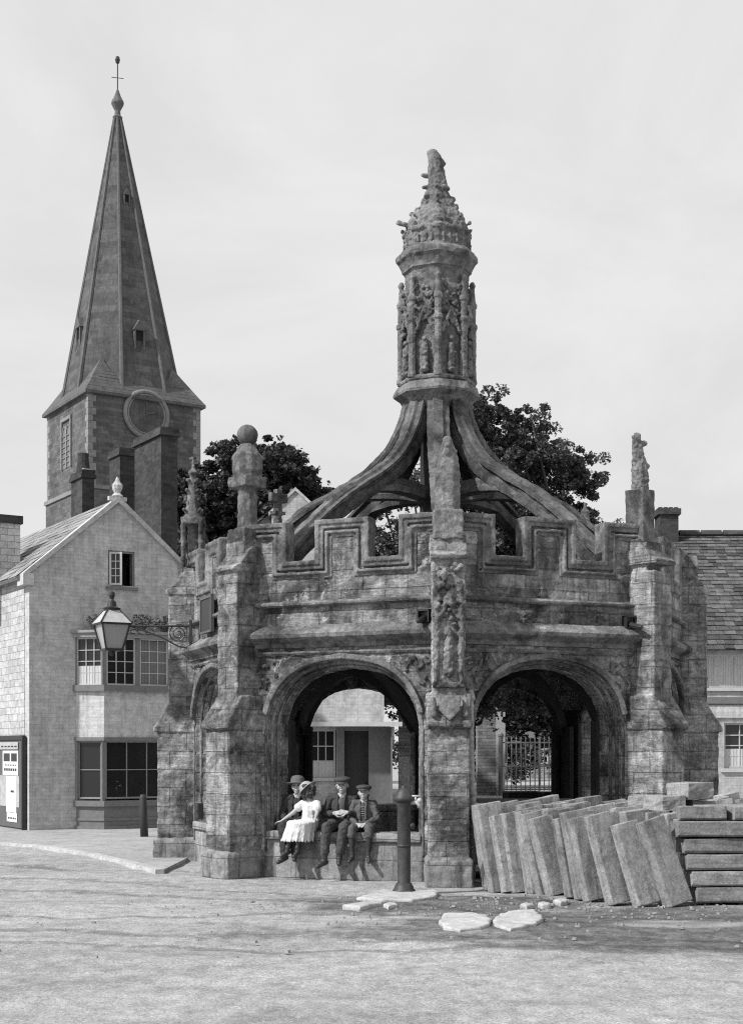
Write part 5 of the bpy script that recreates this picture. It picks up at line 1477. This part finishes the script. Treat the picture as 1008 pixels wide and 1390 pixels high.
def person(px, label, s, J, face=0.0, tilt=0.0, outfit='boy', back=.30, grp='people sitting on the stone bench'):
    u, p, th_ = bay_local(px, .67, 0, k=-1)
    th_2 = th_
    e = Vector((cos(th_), sin(th_), 0)); n_ = Vector((sin(th_), -cos(th_), 0))
    loc = p - n_ * (.05 + back * .72)
    root = empty('person', loc, label, 'person', grp, rz=th_ + R(J.get('turn', 0)))
    g = lambda k: Vector(J[k]) * s
    # head frame
    hc = g('head'); HM = Matrix.Translation(hc) @ Matrix.Rotation(R(face), 4, 'Z') @ Matrix.Rotation(R(tilt), 4, 'X')
    hs = s * J.get('hs', 1.0)
    q = MB()
    q.M = HM
    q.ball((0, .01 * hs, .025 * hs), .088 * hs, 18, .88, 1.02, 1.06)          # skull
    q.ball((0, -.018 * hs, -.018 * hs), .072 * hs, 16, .95, .92, 1.15)         # face
    q.cap((0, -.03 * hs, -.05 * hs), (0, -.05 * hs, -.082 * hs), .052 * hs, .030 * hs, 12)  # jaw, chin
    for sx in (-1, 1):
        q.ball((sx * .036 * hs, -.052 * hs, -.028 * hs), .030 * hs, 10)       # cheeks
        q.ball((sx * .083 * hs, .008 * hs, -.012 * hs), .020 * hs, 8, .4, .8, 1.3)
    q.cap((-.03 * hs, -.068 * hs, .036 * hs), (.03 * hs, -.068 * hs, .036 * hs), .017 * hs, .017 * hs, 8)  # brow
    q.cap((0, -.078 * hs, .02 * hs), (0, -.094 * hs, -.02 * hs), .009 * hs, .012 * hs, 8)    # nose
    q.cap((-.016 * hs, -.080 * hs, -.055 * hs), (.016 * hs, -.080 * hs, -.055 * hs), .007 * hs, .007 * hs, 6)  # lips
    q.M = Matrix.Identity(4)
    ch, pe, nk = g('chest'), g('pelvis'), g('neck')
    chain(q, [(hc + Vector((0, .01, -.03)) * s, .05 * s), (nk, .052 * s), (ch, .10 * s), ((ch + pe) / 2, .115 * s), (pe, .12 * s)])
    q.cap(g('shL'), g('shR'), .05 * s, .05 * s)
    for sd_ in 'LR':
        chain(q, [(g('sh' + sd_), .045 * s), (g('el' + sd_), .036 * s), (g('wr' + sd_), .023 * s)])
        hd = J['hd' + sd_]; hand(q, g('wr' + sd_), hd[0], hd[1], s * .95, hd[2], 1 if sd_ == 'L' else -1)
        chain(q, [(g('hip' + sd_), .075 * s), (g('kn' + sd_), .052 * s), (g('an' + sd_), .034 * s)])
    body = q.build('body', 'skin', root, vox=.0065, smoothit=2)
    # eyes, brows, mouth
    for sx in (-1, 1):
        q = MB(); q.M = HM; q.ball((sx * .030 * hs, -.079 * hs, .012 * hs), .0095 * hs, 8, 1.3, .7, .7); q.build('eye', 'dark', body)
        q = MB(); q.M = HM; q.cap((sx * .016 * hs, -.088 * hs, .03 * hs), (sx * .046 * hs, -.078 * hs, .03 * hs), .0035 * hs, .003 * hs, 6); q.build('eyebrow', 'hair', body)
    q = MB(); q.M = HM; q.cap((-.02 * hs, -.088 * hs, -.062 * hs), (.02 * hs, -.088 * hs, -.062 * hs), .0035 * hs, .0035 * hs, 6); q.build('mouth', 'inkmid', body)
    # hair
    q = MB(); q.M = HM
    if outfit == 'girl':
        rg = random.Random(4)
        for i in range(90):
            a = rg.uniform(0, 2 * PI); z = rg.uniform(-.09, .08); r_ = .098 * (1 - (z / .16) ** 2) ** .5
            yy = sin(a) * r_ + .02
            if yy < -.045 and z < .05: continue
            q.ball((cos(a) * r_ * hs, yy * hs, z * hs), rg.uniform(.018, .034) * hs, 6)
        q.build('hair', 'hair', root, vox=.009, disp=.006, dscale=.03)
    else:
        q.ball((0, .034 * hs, .03 * hs), .090 * hs, 14, .92, .92, 1.0)
        q.cap((-.05 * hs, .065 * hs, -.03 * hs), (.05 * hs, .065 * hs, -.03 * hs), .03 * hs); q.build('hair', 'hair', root, vox=.009)
    # clothes
    def garment(name, pts_list, mat, vox=.010, disp=.006, parent=root, extra=None):
        q = MB()
        for pl in pts_list: chain(q, [(Vector(a), r_) for a, r_ in pl])
        if extra: extra(q)
        return q.build(name, mat, parent, vox=vox, disp=disp, dscale=.06, smoothit=1)
    lo = (ch + pe) / 2
    sh = (g('shL') + g('shR')) / 2
    if outfit == 'girl':
        def skirt(q):
            rg = random.Random(2)
            c0 = pe + Vector((0, 0, .06)) * s
            for i in range(32):
                a = 2 * PI * i / 32
                fx = cos(a); fy = sin(a); w_ = 1 + .07 * (i % 2)
                cx_, cy_ = c0.x - .04 * s, c0.y - .19 * s
                m_ = Vector((cx_ + fx * .20 * s, cy_ + fy * .21 * s, (.135 if fy < .3 else .12) * s))
                t_ = Vector((cx_ - .06 * s + fx * .25 * s * w_, cy_ - .02 * s + fy * .27 * s * w_, (-.15 if fy < .2 else .01) * s))
                q.cap(c0, m_, .05 * s, .045 * s, 6); q.cap(m_, t_, .045 * s, .02 * s, 6)
                q.cap((cx_, cy_, .14 * s), m_, .055 * s, .045 * s, 6)
        garment('dress', [[(nk - Vector((0, 0, .03)) * s, .055 * s), (ch, .13 * s), (lo, .138 * s), (pe + Vector((0, 0, .05)) * s, .145 * s)],
                          [(g('shL'), .06 * s), (g('shL') * .55 + g('elL') * .45, .075 * s)], [(g('shR'), .06 * s), (g('shR') * .55 + g('elR') * .45, .075 * s)], [(g('shL'), .065 * s), (g('shR'), .065 * s)]], 'dress', extra=skirt, disp=.008)
        q = MB(); q.M = Matrix.Translation(hc + Vector((-.035, 0, .015)) * s) @ Matrix.Scale(1.12, 4) @ Matrix.Rotation(R(-42), 4, 'Y') @ Matrix.Rotation(R(10), 4, 'X')
        q.lathe([(.102 * hs, .02 * hs), (.10 * hs, .05 * hs), (.085 * hs, .09 * hs), (.05 * hs, .118 * hs), (.01 * hs, .125 * hs)], 18); q.lathe([(.155 * hs, .018 * hs), (.15 * hs, .03 * hs), (.09 * hs, .035 * hs)], 20); q.build('bonnet', 'bonnet', root, vox=.009, disp=.004)
        for sd_ in 'LR':
            garment('stocking', [[((g('kn' + sd_) * .6 + g('hip' + sd_) * .4), .066 * s), (g('kn' + sd_), .058 * s), (g('an' + sd_), .04 * s)]], 'cloth1', disp=.002)
    else:
        coat = [[(nk - Vector((0, 0, .035)) * s, .058 * s), (ch, .125 * s), (lo, .135 * s), (pe + Vector((0, 0, .03)) * s, .15 * s)],
                [(ch + Vector((-.06, 0, 0)) * s, .10 * s), (lo + Vector((-.045, 0, 0)) * s, .115 * s), (pe + Vector((-.05, 0, 0)) * s, .125 * s)], [(ch + Vector((.06, 0, 0)) * s, .10 * s), (lo + Vector((.045, 0, 0)) * s, .115 * s), (pe + Vector((.05, 0, 0)) * s, .125 * s)],
                [(g('shL'), .062 * s), (g('shR'), .062 * s)]]
        for sd_ in 'LR': coat.append([(g('sh' + sd_), .062 * s), (g('el' + sd_), .053 * s), (g('wr' + sd_) * .88 + g('el' + sd_) * .12, .038 * s)])
        garment('jacket', coat, J['jac'], disp=.013)
        # shirt front / jersey in the jacket opening, collar
        f0 = (ch + lo) / 2 + Vector((0, -.085, .03)) * s; er = .085 * s
        q = MB(); q.ball(f0, er, 16, .85, .62, 1.55); fr = q.build('jersey', J.get('jer', 'cloth1'), root, vox=.009, disp=.003)
        if J.get('stripes'):
            for i in range(5):
                zz = (-.075 + i * .036) * s; k_ = (max(0, 1 - (zz / (er * 1.55)) ** 2)) ** .5
                q = MB(); q.tube([f0 + Vector((er * .85 * k_ * sin(t_), -er * .62 * k_ * cos(t_), zz)) for t_ in [j * .25 - 1 for j in range(9)]], .008 * s, 6); q.build('stripe', 'stripel', fr)
        q = MB()
        for sx in (-1, 1):
            q.cap(nk + Vector((sx * .055, -.055, -.03)) * s, ch + Vector((sx * .045, -.128, .01)) * s, .018 * s, .02 * s, 8); q.cap(ch + Vector((sx * .045, -.128, .01)) * s, lo + Vector((sx * .05, -.138, -.03)) * s, .02 * s, .016 * s, 8)
            q.cap(pe + Vector((sx * .11, -.03, -.0)) * s, pe + Vector((sx * .15, -.15, .0)) * s, .10 * s, .07 * s, 8)
        q.build('lapel', J['jac'], root, vox=.009, disp=.006, dscale=.05)
        q = MB()
        for sx in (-1, 1): q.ext([(0, 0), (sx * .055 * s, .035 * s), (sx * .06 * s, -.005 * s), (sx * .025 * s, -.035 * s)], -.008, .008, lambda u_, v_, w_: (nk.x + u_, nk.y - .062 * s + w_ + abs(u_) * .5, nk.z - .03 * s + v_))
        q.build('collar', J.get('colm', 'collar'), root)
        leg = []
        end = J.get('trend', .92)
        for sd_ in 'LR':
            k_, a_ = g('kn' + sd_), g('an' + sd_)
            leg.append([(g('hip' + sd_), .095 * s), (k_, .072 * s), (k_.lerp(a_, end), (.062 if end > .5 else .075) * s)])
        leg.append([(g('hipL'), .1 * s), (g('hipR'), .1 * s)])
        garment('trousers', leg, J['trm'], disp=.013)
        if end < .6:
            for sd_ in 'LR': garment('stocking', [[(g('kn' + sd_), .05 * s), (g('kn' + sd_).lerp(g('an' + sd_), .45), .052 * s), (g('an' + sd_), .038 * s)]], 'cloth1', disp=.002)
        # headgear
        q = MB(); q.M = HM
        if outfit == 'hat':
            q.M = HM @ Matrix.Rotation(R(-8), 4, 'X')
            q.lathe([(.10 * hs, .035 * hs), (.103 * hs, .07 * hs), (.098 * hs, .115 * hs), (.075 * hs, .145 * hs), (.03 * hs, .157 * hs), (.005 * hs, .158 * hs)], 22, (0, .01, 0))
            q.lathe([(.16 * hs, .028 * hs), (.165 * hs, .040 * hs), (.10 * hs, .05 * hs)], 24, (0, .005, 0), 0, 1, 1.1); o = q.build('bowler_hat', 'hatm', root, vox=.008)
        else:
            q.lathe([(.098 * hs, .045 * hs), (.118 * hs, .075 * hs), (.115 * hs, .098 * hs), (.07 * hs, .118 * hs), (.01 * hs, .124 * hs)], 20, (0, .01 * hs, 0), 0, 1, 1.1)
            q.ext([(-.075 * hs, -.06 * hs), (-.06 * hs, -.115 * hs), (0, -.145 * hs), (.06 * hs, -.115 * hs), (.075 * hs, -.06 * hs)], .045 * hs, .058 * hs, lambda u_, v_, w_: (u_, v_, w_ + (v_ + .06 * hs) * .25)); o = q.build('flat_cap', 'capm', root, vox=.007, disp=.003)
    for sd_ in 'LR':
        a_ = g('an' + sd_); f_ = Vector(J['ft' + sd_]).normalized()
        q = MB(); q.cap(a_ + Vector((0, 0, .05)) * s, a_ - Vector((0, 0, .02)) * s, .045 * s, .046 * s); q.cap(a_ - Vector((0, 0, .045)) * s - f_ * .03 * s, a_ + (f_ * .115 - Vector((0, 0, .055))) * s, .038 * s, .033 * s); q.cap(a_ - Vector((0, 0, .03)) * s, a_ + (f_ * .07 - Vector((0, 0, .04))) * s, .042 * s, .038 * s)
        q.build('boot', 'boot', root, vox=.009, disp=.003)
    return root

B0 = dict(pelvis=(0, .02, .11), chest=(0, .0, .36), neck=(0, -.01, .515), head=(0, -.035, .62), shL=(.155, 0, .45), shR=(-.155, 0, .45),
          hipL=(.085, 0, .09), hipR=(-.085, 0, .09))
def JJ(**k): d = dict(B0); d.update(k); return d
# R = the person's right = left in the picture
person(394, 'boy in round-crowned hat and dark clothes, leftmost on the stone bench', 1.05, JJ(
    elL=(.21, -.10, .21), wrL=(.05, -.27, .14), hdL=((-.7, -.5, -.2), (0, -.4, .9), .8), elR=(-.22, -.05, .22), wrR=(-.07, -.28, .13), hdR=((.6, -.5, -.25), (0, -.4, .9), .8),
    knL=(.10, -.40, .07), knR=(-.08, -.41, .07), anL=(.10, -.42, -.30), anR=(-.03, -.47, -.33), ftL=(.3, -.9, -.25), ftR=(-.5, -.8, -.3),
    jac='cloth1', trm='cloth1', jer='cloth1', turn=6), face=8, outfit='hat')
person(418, 'little girl in white cotton dress and bonnet, her face turned away from the camera', .89, JJ(
    elL=(.24, -.12, .30), wrL=(.30, -.25, .22), hdL=((.3, -.8, -.2), (0, -.2, .9), .5), elR=(-.24, -.14, .30), wrR=(-.42, -.22, .16), hdR=((-.9, -.2, -.2), (0, -.2, .9), .5),
    knL=(.05, -.33, .06), knR=(-.08, -.34, .06), anL=(.03, -.37, -.30), anR=(-.14, -.42, -.30), ftL=(.1, -.9, -.3), ftR=(-.3, -.9, -.3), hs=1.12, head=(0, -.0, .66), turn=-12), face=150, tilt=6, outfit='girl', back=.02)
person(455, 'older boy in peaked flat cap with one arm bent across his waist', 1.08, JJ(
    elL=(.22, -.03, .22), wrL=(.12, -.22, .26), hdL=((-.9, -.2, .1), (0, -.9, .4), .7), elR=(-.25, -.02, .23), wrR=(-.06, -.24, .25), hdR=((.95, -.1, .1), (0, -.9, .3), .6),
    knL=(.12, -.42, .07), knR=(-.12, -.42, .07), anL=(.05, -.40, -.32), anR=(-.14, -.46, -.36), ftL=(.2, -.9, -.3), ftR=(-.55, -.75, -.25),
    jac='cloth2', trm='trouser', jer='cloth3', trend=.8, turn=10), face=4, tilt=4)
person(484, 'small boy in round cap, striped jersey and open tweed jacket, hands clasped in lap', .91, JJ(
    elL=(.22, -.06, .22), wrL=(.06, -.26, .13), hdL=((-.8, -.4, -.1), (0, -.5, .8), .9), elR=(-.22, -.06, .22), wrR=(-.07, -.26, .13), hdR=((.8, -.4, -.1), (0, -.5, .8), .9),
    knL=(.15, -.42, .06), knR=(-.13, -.42, .06), anL=(.14, -.42, -.36), anR=(-.12, -.42, -.36), ftL=(.2, -.9, -.25), ftR=(-.25, -.9, -.25),
    jac='cloth3', trm='cloth3', jer='stripe', stripes=True, trend=.22, hs=1.08, turn=14), face=2, tilt=-2)
SKYB, SKYC = 6.5, 7.4
# ------------------------------------------------------------------ camera and light
cam = bpy.data.cameras.new('camera'); co = bpy.data.objects.new('camera', cam); COL.objects.link(co)
co.location = (0, 0, CAMH); co.rotation_euler = (PI / 2, 0, 0)
cam.sensor_fit = 'VERTICAL'; cam.sensor_height = 36; cam.lens = F / 1390 * 36; cam.shift_y = (HY - 695) / 1390
cam.clip_start = .1; cam.clip_end = 2000
S.camera = co
SA, SE = R(61), R(43)
sd = Vector((-sin(SA) * cos(SE), -cos(SA) * cos(SE), sin(SE)))
sl = bpy.data.lights.new('sun', 'SUN'); so = bpy.data.objects.new('sun', sl); COL.objects.link(so)
sl.energy = 5.0; sl.angle = R(2.0); sl.color = (1, 1, 1)
so.rotation_euler = sd.to_track_quat('Z', 'Y').to_euler()
w = bpy.data.worlds.new('World'); S.world = w; w.use_nodes = True
nt = w.node_tree; nt.nodes.clear()
out = nt.nodes.new('ShaderNodeOutputWorld'); bg = nt.nodes.new('ShaderNodeBackground')
sky = nt.nodes.new('ShaderNodeTexSky'); sky.sky_type = 'NISHITA'; sky.sun_disc = False
sky.sun_elevation = SE; sky.sun_rotation = math.atan2(sd.x, sd.y); sky.dust_density = 4.0; sky.air_density = 1.0
bw = nt.nodes.new('ShaderNodeRGBToBW'); nt.links.new(sky.outputs[0], bw.inputs[0])
tc = nt.nodes.new('ShaderNodeTexCoord')
n1 = noise_n(nt, scaled(nt, tc.outputs['Generated'], (1, 1, 2.2)), 2.6, 9, .62, .5)
cl = ramp(nt, n1, .42, .62)
v = mixv(nt, math_n(nt, 'MULTIPLY', cl, .55), mixv(nt, .93, bw.outputs[0], SKYB), SKYC)
cc = nt.nodes.new('ShaderNodeCombineColor')
for i in range(3): nt.links.new(v, cc.inputs[i])
nt.links.new(cc.outputs[0], bg.inputs[0]); bg.inputs[1].default_value = .12
nt.links.new(bg.outputs[0], out.inputs[0])
S.view_settings.view_transform = 'Standard'; S.view_settings.look = 'None'; S.view_settings.exposure = 0; S.view_settings.gamma = 1
S.render.engine = 'CYCLES'; S.cycles.use_denoising = False
S.cycles.max_bounces = 6; S.cycles.filter_width = 1.15
